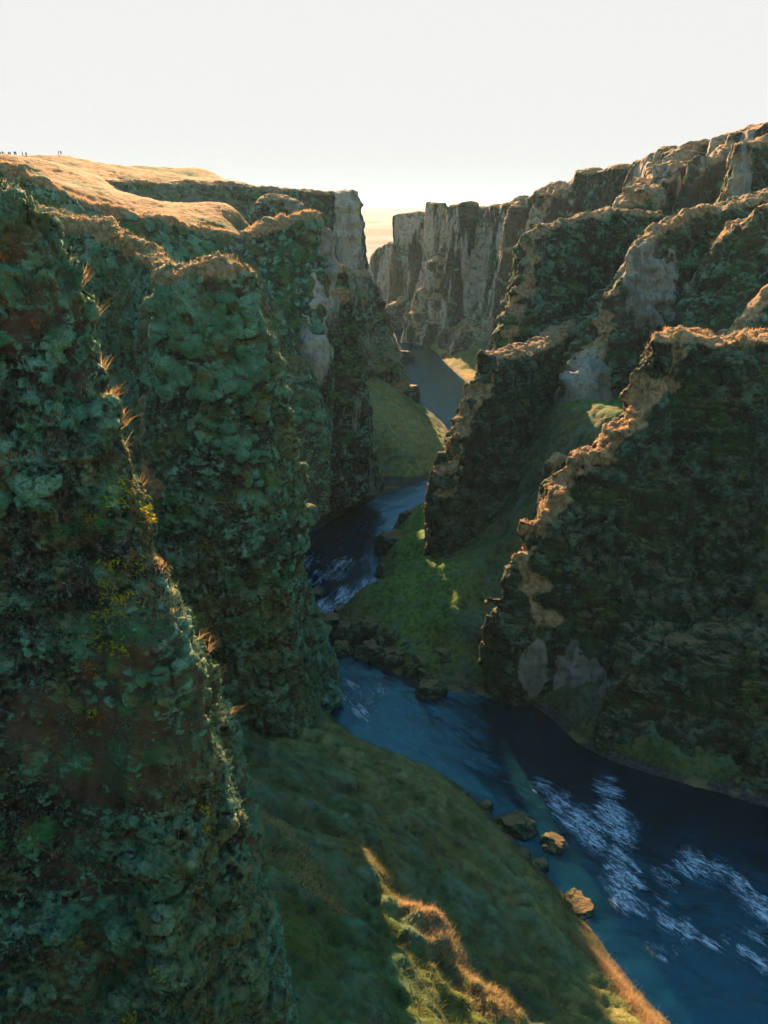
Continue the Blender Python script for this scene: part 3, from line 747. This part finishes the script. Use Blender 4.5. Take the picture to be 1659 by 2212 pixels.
# right, far wall
cliff('cliff', [(crest([(1140, 432, 445, 6), (1200, 405, 430, 7), (1290, 366, 410, 8), (1400, 350, 385, 8), (1480, 320, 360, 8), (1560, 300, 340, 8), (1659, 266, 318, 8), (1860, 200, 280, 8)]), 11, 1.5, 45, 14),
                (crest([(1229, 402, 418, 4), (1190, 420, 400, 3), (1170, 460, 396, 2.5)]), 9, 1, 0, 0),
                (crest([(1414, 345, 370, 4), (1408, 372, 335, 3), (1378, 390, 318, 3), (1345, 425, 308, 2.5), (1330, 465, 304, 2)]), 8, 1, 0, 0),
                (crest([(1480, 325, 345, 4), (1462, 352, 315, 2.5), (1455, 385, 308, 2)]), 9, 1, 0, 0),
                (crest([(1570, 305, 330, 4), (1540, 345, 300, 2), (1532, 372, 296, 2)]), 9, 1, 0, 0)],
      (58, 210, 262, 470, 30, 118), 1.0, M_far, (7.0, 14, 0.9, 4),
      'high fluted brown wall along the right skyline', sub=1, groove=(5, 1.6), seed=14)
cliff('rock_spire', [(crest([(1700, 285, 285, 4), (1640, 300, 275, 3), (1606, 306, 266, 3.2), (1596, 350, 264, 2.6), (1590, 420, 262, 3)]), 9, 1, 50, 5)],
      (88, 150, 245, 300, 45, 112), 0.7, M_mid, (1.8, 10, 0.9, 4),
      'tall pale rock pillar below the right end of the skyline', 'rock spire', sub=1, groove=(3.2, 1.0), seed=15, bare=[(*at(1610, 400, 258), 4, 8, 14)])
cliff('rock_spire', [(crest([(1410, 400, 292, 4), (1385, 402, 286, 4.5), (1365, 430, 283, 4)]), 5, 2, 0, 0)],
      (72, 116, 262, 305, 50, 98), 0.7, M_mid, (2.4, 7, 1.2, 3),
      'lumpy brown sunlit rock block on the far right slope', 'rock spire', sub=1, groove=(3.2, 1.0), seed=16)

# far middle
cliff('rock_spire', [(crest([(872, 462, 610, 7), (900, 458, 606, 6)]), 12, 1.5, 0, 0)],
      (-6, 44, 575, 640, -3, 82), 1.1, M_far, (4.0, 16, 0.5, 6),
      'broad grey pillar at the canyon mouth beside the plain', 'rock spire', sub=1, groove=(5, 1.6), seed=17)
cliff('rock_spire', [(crest([(934, 434, 548, 4), (950, 435, 545, 4)]), 14, 1.2, 0, 0),
                     (crest([(966, 455, 538, 3), (960, 512, 533, 3.2), (935, 560, 530, 4), (915, 620, 526, 5), (902, 670, 522, 6), (910, 715, 516, 5)]), 7, 2, 0, 0),
                     (crest([(960, 560, 520, 5), (950, 640, 515, 6), (940, 690, 508, 5)]), 6, 2, 0, 0)],
      (0, 58, 480, 572, -3, 90), 0.9, M_far, (3.2, 13, 0.5, 5),
      'tall pale twin topped pillar with a curved sunlit edge dropping to the river', 'rock spire', sub=1, groove=(5, 1.6), seed=18)
cliff('cliff', [(crest([(993, 437, 505, 4), (1018, 435, 500, 4)]), 13, 1.2, 0, 0),
                (crest([(1034, 446, 510, 5), (1100, 442, 485, 6), (1140, 428, 460, 8)]), 8, 1.2, 18, 12),
                (crest([(1135, 425, 445, 5), (1112, 446, 432, 3), (1106, 540, 428, 3.5), (1100, 640, 424, 4)]), 10, 1.2, 10, 6)],
      (24, 110, 390, 530, -2, 96), 0.9, M_far, (4.2, 15, 0.5, 5),
      'pale streaked canyon wall between the twin pillar and the brown stepped fin', sub=1, groove=(5, 1.6), seed=19)
cliff('cliff', [(crest([(850, 522, 660, 7), (825, 545, 672, 6), (800, 580, 690, 6)]), 5, 2, 0, 0)],
      (-40, 30, 620, 720, -3, 66), 1.3, M_far, (3.0, 14, 1.5, 6),
      'low rocky end of the canyon wall left of the broad pillar', sub=1, groove=(3.2, 1.0), seed=20)
cliff('rock_mound', [(crest([(1110, 692, 452, 4), (1060, 700, 456, 4), (1015, 708, 460, 3), (990, 722, 464, 2)]), 1.9, 2, 0, 0),
                     (crest([(1002, 694, 462, 1.0), (985, 722, 458, 1)]), 5, 1, 0, 0)],
      (22, 84, 430, 488, -2, 40), 0.7, M_far, (2.2, 6, 1.6, 3),
      'sunlit orange crumbly rocks above the yellow grass flat', 'rocks', sub=1, groove=(3.2, 1.0), seed=21, warm=1)
cliff('rock_mound', [(crest([(868, 640, 590, 4), (850, 655, 585, 3)]), 1.6, 2, 0, 0)],
      (-10, 30, 555, 615, -3, 24), 1.0, M_far, (2.0, 6, 1.4, 3),
      'small rock mound at the foot of the broad grey pillar', 'rocks', sub=1, groove=(3.2, 1.0), seed=22)

# ------------------------------------------------------------------ boulders
def ico(sub=4):
    import bmesh
    bm = bmesh.new(); bmesh.ops.create_icosphere(bm, subdivisions=sub, radius=1.0)
    V = np.array([v.co[:] for v in bm.verts]); F = np.array([[v.index for v in f.verts] for f in bm.faces]); bm.free(); return V, F
IV, IF = ico(5)
def boulder(x, y, z, r, label, k, flat=0.75, mat=None):
    d = 1 + 0.30*perlin(IV[:, 0]*1.1+k*7.3, IV[:, 1]*1.1, IV[:, 2]*1.1)+0.16*perlin(IV[:, 0]*2.7+k, IV[:, 1]*2.7, IV[:, 2]*2.7)+0.07*perlin(IV[:, 0]*6+k, IV[:, 1]*6, IV[:, 2]*6)
    V = IV*d[:, None]; V[:, 2] = np.where(V[:, 2] > 0, np.minimum(V[:, 2], 0.85+0.1*V[:, 0]), V[:, 2])*flat
    V *= r*np.array([1.0, 0.85, 1.0])
    a = k*1.7; V = V@np.array([[math.cos(a), -math.sin(a), 0], [math.sin(a), math.cos(a), 0], [0, 0, 1]]).T
    o = mesh_obj('boulder', V, IF, mat or M_boulder, attrs={'bare': np.zeros(len(V)), 'pillow': np.clip(V[:, 2]/r-0.1+0.6*perlin(V[:, 0]*1.2/r+k, V[:, 1]*1.2/r, 0), 0, 1)*(0.8 if z > 0.6*r-0.5 else 0.3)})
    o.location = (x, y, z)
    tag(o, label, 'boulder', 'mossy boulders along the river'); return o
M_boulder = cliff_mat('mossy_boulder', 1.3, 0.22, 0.62, 0.15, 0.0, dark=0.4)
BO = [(686, 1284, 2.3, 'dark round boulder standing alone in the rapids by the left cliff', -.2),
      (672, 1350, 1.8, 'small wet boulder at the left edge of the narrow rapids', -.3),
      (712, 1352, 2.6, 'green topped boulder at the left tip of the boulder point', .2),
      (745, 1330, 2.4, 'mossy boulder at the water on the upstream side of the point', .3),
      (790, 1318, 2.8, 'wide mossy boulder beside the white water at the grassy point', .8),
      (760, 1372, 2.8, 'pale green boulder in the middle of the left end of the point', .8),
      (738, 1405, 2.0, 'dark boulder at the waterline below the left tip of the point', 0),
      (805, 1362, 3.2, 'largest rounded mossy boulder on top of the boulder point', 2),
      (800, 1412, 2.6, 'dark boulder at the waterline below the largest mossy one', .3),
      (850, 1385, 3.0, 'domed mossy boulder right of the largest one', 2),
      (858, 1428, 2.6, 'low dark boulder at the waterline in the middle of the point', .5),
      (900, 1400, 2.7, 'rounded boulder on the slope above the dark inlet', 2.2),
      (912, 1448, 2.8, 'square dark boulder at the right end of the point near the water', .7),
      (955, 1425, 2.6, 'mossy boulder half sunk in the green slope right of the point', 2.2),
      (930, 1490, 2.3, 'dark block jutting into the deep pool at the right end of the point', .4),
      (850, 1180, 4.6, 'big dark rock bulging from the bank at the river bend', 1.2),
      (885, 1122, 3.2, 'dark flat topped rock at the upstream end of the green slope', .8),
      (838, 1238, 3.2, 'dark rock at the waterline below the big bulging bank rock', .6),
      (822, 1634, 1.7, 'small bright green boulder at the foot of the second buttress', 1.0),
      (985, 1722, 1.9, 'low green hummock of rock at the left bank of the dark pool', 1.0),
      (1048, 1742, 1.3, 'wet glistening boulder at the edge of the dark pool', .1),
      (1118, 1788, 2.7, 'large flat dark boulder lying in the water by the left bank', .0),
      (1068, 1800, 1.6, 'rounded boulder between the bank and the large flat one', .4),
      (1196, 1822, 1.9, 'angular boulder furthest out in the water left of the rapids', -.1),
      (1130, 1850, 1.5, 'small boulder on the bank below the large flat one', .3),
      (1165, 1868, 1.2, 'smallest boulder on the bank below the angular one', .2),
      (1246, 1955, 2.3, 'big submerged looking boulder beside the lower left bank', -.5),
      (872, 772, 5.0, 'dark boulder at the river bend below the far left headland', 1.5),
      (884, 852, 5.5, 'large mossy rock at the inner bend before the green talus', 1.5)]
for k, (px, py, r_, lab, dz) in enumerate(BO):
    if 2 <= k <= 14: r_ *= 1.25
    x, y, z = at_z(px, py, max(dz, 0)); boulder(x, y, dz-0.1*r_, r_, lab, k+1, 0.8 if r_ < 3 else 0.95)

# ------------------------------------------------------------------ grass and leaves
def leaf_mat(name, c1, c2, trans=0.5):
    s = N(name)
    v = s.attr('tint'); c = s.mix(v, c1, c2)
    d = s.n('ShaderNodeBsdfDiffuse', {'Color': c}); t = s.n('ShaderNodeBsdfTranslucent', {'Color': c})
    m = s.n('ShaderNodeMixShader', {0: trans, 1: d.outputs[0], 2: t.outputs[0]})
    s.t.links.new(m.outputs[0], s.out.inputs[0]); return s.m
M_straw = leaf_mat('dry_grass', (0.34, 0.21, 0.09), (0.58, 0.42, 0.23))
M_blade = leaf_mat('green_grass', (0.045, 0.10, 0.03), (0.30, 0.25, 0.08))
M_moss = leaf_mat('moss_tufts', (0.02, 0.075, 0.04), (0.13, 0.24, 0.15), 0.25)
M_yellow = leaf_mat('yellow_leaves', (0.32, 0.30, 0.02), (0.62, 0.50, 0.04), 0.35)
M_orange = leaf_mat('orange_leaves', (0.35, 0.10, 0.02), (0.50, 0.20, 0.05), 0.35)

def blades(P, up, L, W, bend=0.5, segs=2, lean=None):
    """P base points (n,3); up (n,3) growth direction; L, W arrays -> ribbons"""
    n = len(P)
    a = rng.uniform(0, 2*np.pi, n); side = np.stack([np.cos(a), np.sin(a), np.zeros(n)], 1)
    bd = rng.normal(0, bend, (n, 3)); bd[:, 2] -= bend*0.6
    if lean is not None: bd += lean
    out_ = []
    for k in range(segs+1):
        t = k/segs
        c = P + up*(L*t)[:, None] + bd*(L*t*t)[:, None]
        ww = (W*(1-t*0.9))[:, None]*side*0.5
        out_ += [c-ww, c+ww]
    V = np.stack(out_, 1).reshape(-1, 3)
    b = (np.arange(n)*(2*(segs+1)))[:, None]
    F = np.concatenate([b + np.array([[2*k, 2*k+1, 2*k+3, 2*k+2]]) for k in range(segs)])
    tint = np.repeat(rng.uniform(0, 1, n), 2*(segs+1))
    return V, F, tint

def stems(P, V, F, tt):
    """hair-thin stalks that join each leaf to the nearest one below it"""
    ex = []; nv = []
    for a in range(1, len(P)):
        b = int(np.linalg.norm(P[:a]-P[a], axis=1).argmin()); k = len(V)+len(nv)
        nv += [V[4*a]+(0, 0, .007), V[4*b]+(0, 0, .007)]; ex.append([4*a, 4*b, k+1, k])
    return np.concatenate([V, np.array(nv)]), np.concatenate([F, np.array(ex)]), np.concatenate([tt, np.zeros(len(nv))])
def meshdata(o):
    me = o.data; V = np.empty(len(me.vertices)*3, np.float32); me.vertices.foreach_get('co', V); V = V.reshape(-1, 3)
    Nn = np.empty(len(me.vertices)*3, np.float32); me.vertices.foreach_get('normal', Nn); return V, Nn.reshape(-1, 3)
def proj(V):
    y = V[:, 1]; z = V[:, 2]-H
    d = y*CP - z*SP; u = y*SP + z*CP
    return 829.5+FPX*V[:, 0]/d, 1106-FPX*u/d, d

# grass all over the near slope
def slope_grass():
    n = 330000
    Y = 38+rng.uniform(0, 1, n)**1.2*95; X = rng.uniform(-32, 42, n)
    Z = ground_h(X, Y)
    k = (Z > 0.7) & (Z < 34)
    Z = Z + tussocks(X, Y, Z)-0.25
    m = perlin(X/3, Y/3, 3.0)+0.6*perlin(X/0.9, Y/0.9, 1.0)
    k &= m > -0.35+rng.uniform(-.3, .3, n)
    px, py, d = proj(np.stack([X, Y, Z], 1)); k &= (px > -50) & (px < 1750) & (py < 2300)
    X, Y, Z, d, m = X[k], Y[k], Z[k], d[k], m[k]; n = len(X)
    up = np.stack([rng.normal(0.25, .3, n), rng.normal(-.1, .3, n), np.ones(n)*0.8], 1)
    L = rng.uniform(.25, .7, n)*(1+0.5*m); W = rng.uniform(.03, .07, n)
    V, F, t = blades(np.stack([X, Y, Z-0.05], 1), up, L, W, 0.5, 2)
    o = mesh_obj('grass', V, F, M_blade, attrs={'tint': np.clip(0.5*t+0.5*np.repeat(0.5+0.9*perlin(X/7, Y/7, 5.0), 6), 0, 1)}); tag(o, kind='stuff')
slope_grass()
def strip_grass(path, width, n, L0, name='dry_grass'):
    P = np.array(path, float); s_ = np.concatenate([[0], np.cumsum(np.linalg.norm(np.diff(P, axis=0), axis=1))]); t = rng.uniform(0, s_[-1], n)
    X = np.interp(t, s_, P[:, 0]); Y = np.interp(t, s_, P[:, 1])
    wv = np.interp(t, s_, width)*(0.8+0.5*perlin(t/1.5, 0, 0))
    a = rng.normal(0, 1, n)*wv*0.5; X = X+a*0.8; Y = Y+a*0.5
    Z = ground_h(X, Y); Z = Z+tussocks(X, Y, Z)-0.2
    up = np.stack([rng.normal(.35, .3, n), rng.normal(0, .3, n), np.full(n, .9)], 1)
    V, F, tt = blades(np.stack([X, Y, Z-0.05], 1), up, rng.uniform(.5, 1.2, n)*L0, rng.uniform(.03, .06, n), .4, 3)
    o = mesh_obj(name, V, F, M_straw, attrs={'tint': tt}); tag(o, kind='stuff'); return o
strip_grass([at_z(530, 1700, 29)[:2], at_z(600, 1800, 27)[:2], at_z(680, 1900, 25)[:2], at_z(745, 1975, 23)[:2]], [1.8, 4.0, 4.0, 2.0], 3500, 0.6)
strip_grass([at_z(1235, 2010, 4)[:2], at_z(1300, 2060, 4)[:2], at_z(1390, 2150, 5)[:2], at_z(1460, 2230, 6)[:2]], [0.4, 1.6, 2.0, 2.4], 9000, 0.8)
strip_grass([at_z(860, 1895, 20)[:2], at_z(930, 1990, 18)[:2], at_z(1010, 2080, 17)[:2], at_z(1100, 2190, 15)[:2]], [0.8, 2.4, 3.4, 3.4], 7000, 0.5)
strip_grass([at_z(1045, 1910, 8)[:2], at_z(1105, 1985, 8)[:2]], [0.3, 0.3], 500, 0.6)

# tufts and leaf sprays on the nearest cliff
def cliff_by(i):
    return bpy.data.objects['cliff' if i == 0 else 'cliff.%03d' % i]
V1, N1 = meshdata(cliff_by(0)); px1, py1, d1_ = proj(V1)
def front(V, Nn, px, py, d, qx, qy, r=6):
    k = np.nonzero((np.abs(px-qx) < r) & (np.abs(py-qy) < r))[0]
    if len(k) == 0: return None
    j = k[d[k].argmin()]; return V[j], Nn[j]
def edge_at(py_, band=6):
    k = np.nonzero(np.abs(py1-py_) < band)[0]; j = k[px1[k].argmax()]; return V1[j], N1[j], px1[j]
TU = [(600, 'just below the dark brown top of the nearest cliff'), (690, 'by the pale moss cushions high on the nearest cliff'), (795, 'on the upper edge of the nearest cliff, pointing right'), (850, 'drooping from the upper edge below the spiky one'),
      (905, 'on the nearest cliff edge level with the talus meadow'), (960, 'with one long loose blade above the middle of the cliff edge'), (1040, 'fan shaped, alone at the middle of the cliff edge'), (1370, 'uppermost of the lower row on the nearest cliff edge'),
      (1405, 'second in the lower row on the nearest cliff edge'), (1450, 'bright and widest in the lower row on the cliff edge'), (1535, 'glowing by the green moss bulge low on the cliff edge'), (1690, 'lowest on the nearest cliff edge above the orange grass')]
for i, (py_, lab) in enumerate(TU):
    p, nn, qx = edge_at(py_)
    n = 26 if i not in (8, 5) else 14
    base = np.repeat([p], n, 0)-np.array([[0.12, 0, .05]])+rng.normal(0, .14, (n, 3))*np.array([[.5, 1, 1.2]])
    up = np.array([[0.75, -0.1, 0.75]])+rng.normal(0, .33, (n, 3))
    V, F, tt = blades(base-p[None], up, rng.uniform(.35, .95, n), rng.uniform(.02, .035, n), .25, 4)
    o = mesh_obj('grass_tuft', V, F, M_straw, attrs={'tint': tt}); o.location = p
    tag(o, 'straw coloured grass tuft '+lab, 'grass tuft', 'grass tufts on the edge of the nearest cliff')

def cushions():
    """small leafy moss scattered over the two nearest cliffs"""
    for idx, n, sz in ((0, 60000, 0.11), (1, 60000, 0.26)):
        V, Nn = meshdata(cliff_by(idx)); px, py, d = proj(V)
        ok = (px > -60) & (px < 1750) & (py < 2280) & (((V-np.array([0, 0, H], np.float32))*Nn).sum(1) < 0)
        m = fbm(V[:, 0]/(6*sz*2), V[:, 1]/(6*sz*2), V[:, 2]/(6*sz*2), 2)+0.5*Nn[:, 2]
        j = np.nonzero(ok & (m > 0.12))[0]
        j = rng.choice(j, min(n, len(j)*3))
        P = V[j]+rng.normal(0, sz*0.9, (len(j), 3)).astype(np.float32)
        P -= Nn[j]*sz*0.3
        up = Nn[j]*0.8+rng.normal(0, .55, (len(j), 3)); up[:, 2] += .3
        Vv, F, tt = blades(P, up, rng.uniform(.7, 1.5, len(j))*sz*1.3, rng.uniform(.6, 1.1, len(j))*sz*0.6, .3, 1)
        tn = np.repeat(np.clip(0.5+1.1*perlin(V[j, 0]/2.1, V[j, 1]/2.1, V[j, 2]/2.1), 0, 1), 4)
        o = mesh_obj('moss', Vv, F, M_moss, attrs={'tint': np.clip(tn*.75+tt*.25, 0, 1)}); tag(o, kind='stuff')
cushions()
def crest_grass(idx, n, L0, W0, thr=0.75, name='dry_grass', lean=(0.1, 0, 0)):
    o = cliff_by(idx); V, Nn = meshdata(o)
    a = np.empty(len(V), np.float32); o.data.attributes['crest'].data.foreach_get('value', a)
    px, py, d = proj(V)
    m = perlin(V[:, 0]/2.5, V[:, 1]/2.5, V[:, 2]/2.5)
    j = np.nonzero((a > thr) & (Nn[:, 2] > 0.35) & (m > -0.1) & (px > -80) & (px < 1740))[0]
    if len(j) == 0: return
    j = rng.choice(j, n); P = V[j]+rng.normal(0, L0*0.25, (n, 3)); P[:, 2] = V[j, 2]-0.05
    up = Nn[j]*0.4+np.array([0, 0, .8])+rng.normal(0, .25, (n, 3))
    Vv, F, tt = blades(P, up, rng.uniform(.4, 1.0, n)*L0, rng.uniform(.6, 1.2, n)*W0, .3, 2)
    g = mesh_obj(name, Vv, F, M_straw, attrs={'tint': tt}); tag(g, kind='stuff')
crest_grass(0, 4000, 0.28, 0.025, 0.9)
crest_grass(1, 9000, 0.42, 0.05, 0.85)
crest_grass(2, 9000, 0.5, 0.08, 0.97)
crest_grass(5, 8000, 0.35, 0.07, 0.9)
SPRAYS = [(245, 1075, 26, 60, 'y'), (265, 1055, 18, 30, 'y'), (197, 1118, 15, 40, 'o'), (318, 1110, 22, 90, 'y'), (310, 1120, 6, 20, 'o'), (285, 1200, 12, 30, 'o'), (240, 1215, 24, 50, 'y'), (290, 1220, 22, 50, 'y'), (235, 1270, 22, 60, 'y'),
          (250, 1310, 28, 90, 'y'), (290, 1300, 20, 40, 'y'), (315, 1280, 16, 30, 'o'), (205, 1385, 20, 50, 'y'), (265, 1400, 16, 40, 'y'), (240, 1390, 30, 30, 'y'), (195, 1440, 12, 30, 'o'), (200, 1535, 10, 30, 'y'),
          (225, 1550, 12, 20, 'o'), (25, 545, 22, 40, 'o'), (70, 690, 12, 25, 'o'), (20, 655, 12, 18, 'o'), (440, 1745, 14, 24, 'y'), (445, 1790, 12, 20, 'y'), (170, 2035, 8, 30, 'y'), (285, 2195, 16, 60, 'y'), (350, 2110, 22, 30, 'y'), (230, 2080, 20, 30, 'o'),
          (210, 1330, 10, 20, 'y'), (150, 470, 30, 30, 'o')]
WORDS = {'y': 'yellow green', 'o': 'orange brown'}
WHERE = ['left of the red leaf in the middle of the nearest cliff', 'topmost of the yellow ones on the cliff face', 'alone left of the middle of the cliff face', 'densest and nearest the cliff edge at mid height', 'bright reddish spot inside the densest yellow spray',
         'small, above the pale moss cushion near the edge', 'thin, below the alone standing orange one', 'beside a pale cushion right of the thin spray', 'upper end of the long hanging yellow trail', 'largest, in the long hanging yellow trail', 'right arm of the long hanging trail',
         'small, nearest the edge beside the long trail', 'lower left, above the dark green moss bulges', 'lower middle, right of the moss stalk', 'scattered leaves between the two lower sprays', 'small, below the lower left spray', 'tiny, above the two round moss bulges', 'tiny, between the two round moss bulges',
         'on the pale moss near the top left of the picture', 'under the pale bulge at the upper left', 'at the left picture edge below the pale moss', 'near the lower right edge of the dark cliff', 'just below the other near the lower right cliff edge', 'small bright spot in the dark bottom left',
         'round bright plant at the bottom edge', 'sparse leaves above the bottom plant', 'dull leaves left above the bottom plant', 'few leaves left of the long hanging trail', 'dotted over the brown grassy top of the nearest cliff']
for (qx, qy, r_, n, kk), wh in zip(SPRAYS, WHERE):
    hit = front(V1, N1, px1, py1, d1_, qx, qy, 8)
    if hit is None: print('no hit', qx, qy); continue
    p, nn = hit
    k = np.nonzero((np.abs(px1-qx) < r_) & (np.abs(py1-qy) < r_) & (np.linalg.norm(V1-p, axis=1) < 2.2))[0]
    j = rng.choice(k, n)
    P = V1[j]+N1[j]*0.12-p+rng.normal(0, .05, (n, 3))
    up = N1[j]+rng.normal(0, .6, (n, 3))
    o_ = np.argsort(P[:, 2]); P = P[o_]; up = up[o_]
    V, F, tt = blades(P, up, rng.uniform(.08, .16, n)*1.2, rng.uniform(.07, .13, n), .2, 1)
    V, F, tt = stems(P, V, F, tt)
    o = mesh_obj('leafy_plant', V, F, M_yellow if kk == 'y' else M_orange, attrs={'tint': tt}); o.location = p
    tag(o, WORDS[kk]+' leaf spray '+wh, 'plant', 'small leafy plants on the nearest cliff')

# ------------------------------------------------------------------ people on the hill
def flat_mat(name, c):
    s = N(name); b = s.n('ShaderNodeBsdfPrincipled', {'Base Color': (*c, 1), 'Roughness': 0.9})
    cc = s.mix(s.noise(9, 3), tuple(v*.8 for v in c), c); s.t.links.new(cc, b.inputs['Base Color'])
    s.t.links.new(b.outputs[0], s.out.inputs[0]); return s.m
skin = flat_mat('skin', (0.35, 0.2, 0.14)); trous = flat_mat('dark_trousers', (0.03, 0.03, 0.04))
jackets = [flat_mat(n_, c_) for n_, c_ in (('red_jacket', (0.22, 0.05, 0.03)), ('blue_jacket', (0.04, 0.06, 0.12)), ('dark_jacket', (0.04, 0.035, 0.035)), ('teal_jacket', (0.05, 0.10, 0.10)))]
def person_mesh(stride, jm):
    J = {'pelvis': (0, 0, .95), 'waist': (0, 0, 1.12), 'chest': (0, 0, 1.36), 'neck': (0, 0, 1.50), 'head': (0, .02, 1.60), 'top': (0, .02, 1.70)}
    Rr = {'pelvis': .15, 'waist': .14, 'chest': .17, 'neck': .065, 'head': .10, 'top': .075}
    E = [('pelvis', 'waist'), ('waist', 'chest'), ('chest', 'neck'), ('neck', 'head'), ('head', 'top')]
    for s, q in ((-1, 'l'), (1, 'r')):
        J.update({'hip'+q: (s*.10, 0, .88), 'knee'+q: (s*.11, s*stride*.5+.03, .48), 'ank'+q: (s*.11, s*stride, .09), 'toe'+q: (s*.12, s*stride+.16, .04),
                  'sh'+q: (s*.20, 0, 1.42), 'elb'+q: (s*.27, -s*stride*.3-.02, 1.13), 'wri'+q: (s*.25, -s*stride*.6+.10, .90), 'fin'+q: (s*.24, -s*stride*.6+.15, .80)})
        Rr.update({'hip'+q: .10, 'knee'+q: .065, 'ank'+q: .045, 'toe'+q: .04, 'sh'+q: .075, 'elb'+q: .05, 'wri'+q: .035, 'fin'+q: .03})
        E += [('pelvis', 'hip'+q), ('hip'+q, 'knee'+q), ('knee'+q, 'ank'+q), ('ank'+q, 'toe'+q), ('chest', 'sh'+q), ('sh'+q, 'elb'+q), ('elb'+q, 'wri'+q), ('wri'+q, 'fin'+q)]
    names = list(J); me = bpy.data.meshes.new('tmp'); me.from_pydata([J[k] for k in names], [(names.index(a), names.index(b)) for a, b in E], [])
    o = bpy.data.objects.new('tmp', me); COL.objects.link(o)
    md = o.modifiers.new('k', 'SKIN')
    for i, k in enumerate(names):
        sv = me.skin_vertices[0].data[i]; sv.radius = (Rr[k], Rr[k]*(.75 if k in ('chest', 'waist', 'pelvis') else 1)); sv.use_root = (k == 'pelvis')
    m2 = o.modifiers.new('s', 'SUBSURF'); m2.levels = 1
    dg = bpy.context.evaluated_depsgraph_get(); dg.update()
    r_ = bpy.data.meshes.new_from_object(o.evaluated_get(dg)); bpy.data.objects.remove(o); bpy.data.meshes.remove(me)
    r_.name = 'person'
    r_.materials.clear()
    for m in (skin, jm, trous): r_.materials.append(m)
    for p in r_.polygons:
        z = p.center.z; p.material_index = 2 if z < .92 and abs(p.center.x) < .21 else (0 if z > 1.5 or z < .86 else 1); p.use_smooth = True
    return r_
PM = {(j, k): person_mesh(0.28 if k else 0.05, jackets[j]) for j in range(4) for k in range(2)}
PP = [(1, 333, 322, 'cut by the left picture edge, first of the walkers on the hill', 0), (6, 335, 318, 'in a teal top, second walker from the left edge', 3), (9, 332, 322, 'in a red jacket, right behind the teal one near the left edge', 0),
      (19, 334, 322, 'left one of the pair in brown on the hill path', 2), (22.5, 334.5, 321, 'right one of the pair on the hill path', 0), (32, 336, 322, 'left one of the two tall walkers halfway along the path', 0), (35, 337, 320, 'right one of the two tall walkers halfway along the path', 2),
      (49, 337, 324, 'second from last of the near group on the hill, dark jacket', 2), (57, 338, 324, 'last and rightmost of the near group on the hill', 3),
      (112, 337, 455, 'smallest figure, leftmost of the far five on the ridge', 2), (115.5, 337, 452, 'second of the far five on the ridge', 1), (120, 338, 448, 'middle one of the far five on the ridge', 2), (128, 342, 430, 'fourth of the far five, standing closest to the last', 2), (133, 342, 428, 'rightmost of the far five on the ridge line', 1)]
for i, (px_, py_, Y_, lab, j) in enumerate(PP):
    me = PM[(j, i % 2)]
    o = bpy.data.objects.new('person', me); COL.objects.link(o)
    ys = np.arange(Y_-60 if i > 8 else Y_-1.0, Y_+70 if i > 8 else Y_+1.0, 1.0)
    xs = (px_-829.5)/FPX/(CP+(1106-py_)/FPX*SP)*ys
    zs = ground_h(xs, ys); m = int(((zs-H)/ys).argmax())           # the far ones stand on the ridge line itself
    x, Y_, z = float(xs[m]), float(ys[m]), float(zs[m])
    o.location = (x, Y_, z+0.12); o.rotation_euler = (0, 0, (0.9, -1.7, 2.3, 0.2, 1.4)[i % 5])
    tag(o, 'person '+lab, 'person', 'walkers on the hill at the upper left')
    print('person', px_, py_, [round(float(v)) for v in proj(np.array([[x, Y_, z]]))[:2]], round(Y_))

# ------------------------------------------------------------------ haze
def box_mesh(name, x0, x1, y0, y1, z0, z1, mat):
    V = [(x, y, z) for x in (x0, x1) for y in (y0, y1) for z in (z0, z1)]
    F = [(0, 1, 3, 2), (4, 6, 7, 5), (0, 4, 5, 1), (2, 3, 7, 6), (0, 2, 6, 4), (1, 5, 7, 3)]
    return mesh_obj(name, V, F, mat, smooth=False)
hm = bpy.data.materials.new('haze_air'); hm.use_nodes = True; hm.node_tree.nodes.clear()
_o = hm.node_tree.nodes.new('ShaderNodeOutputMaterial'); _v = hm.node_tree.nodes.new('ShaderNodeVolumePrincipled')
_v.inputs['Color'].default_value = (0.45, 0.82, 1.0, 1); _v.inputs['Density'].default_value = 0.00005; _v.inputs['Anisotropy'].default_value = 0.2
hm.node_tree.links.new(_v.outputs[0], _o.inputs['Volume'])
tag(box_mesh('haze', -60000, 60000, -200, 62000, -6, 135, hm), kind='stuff')
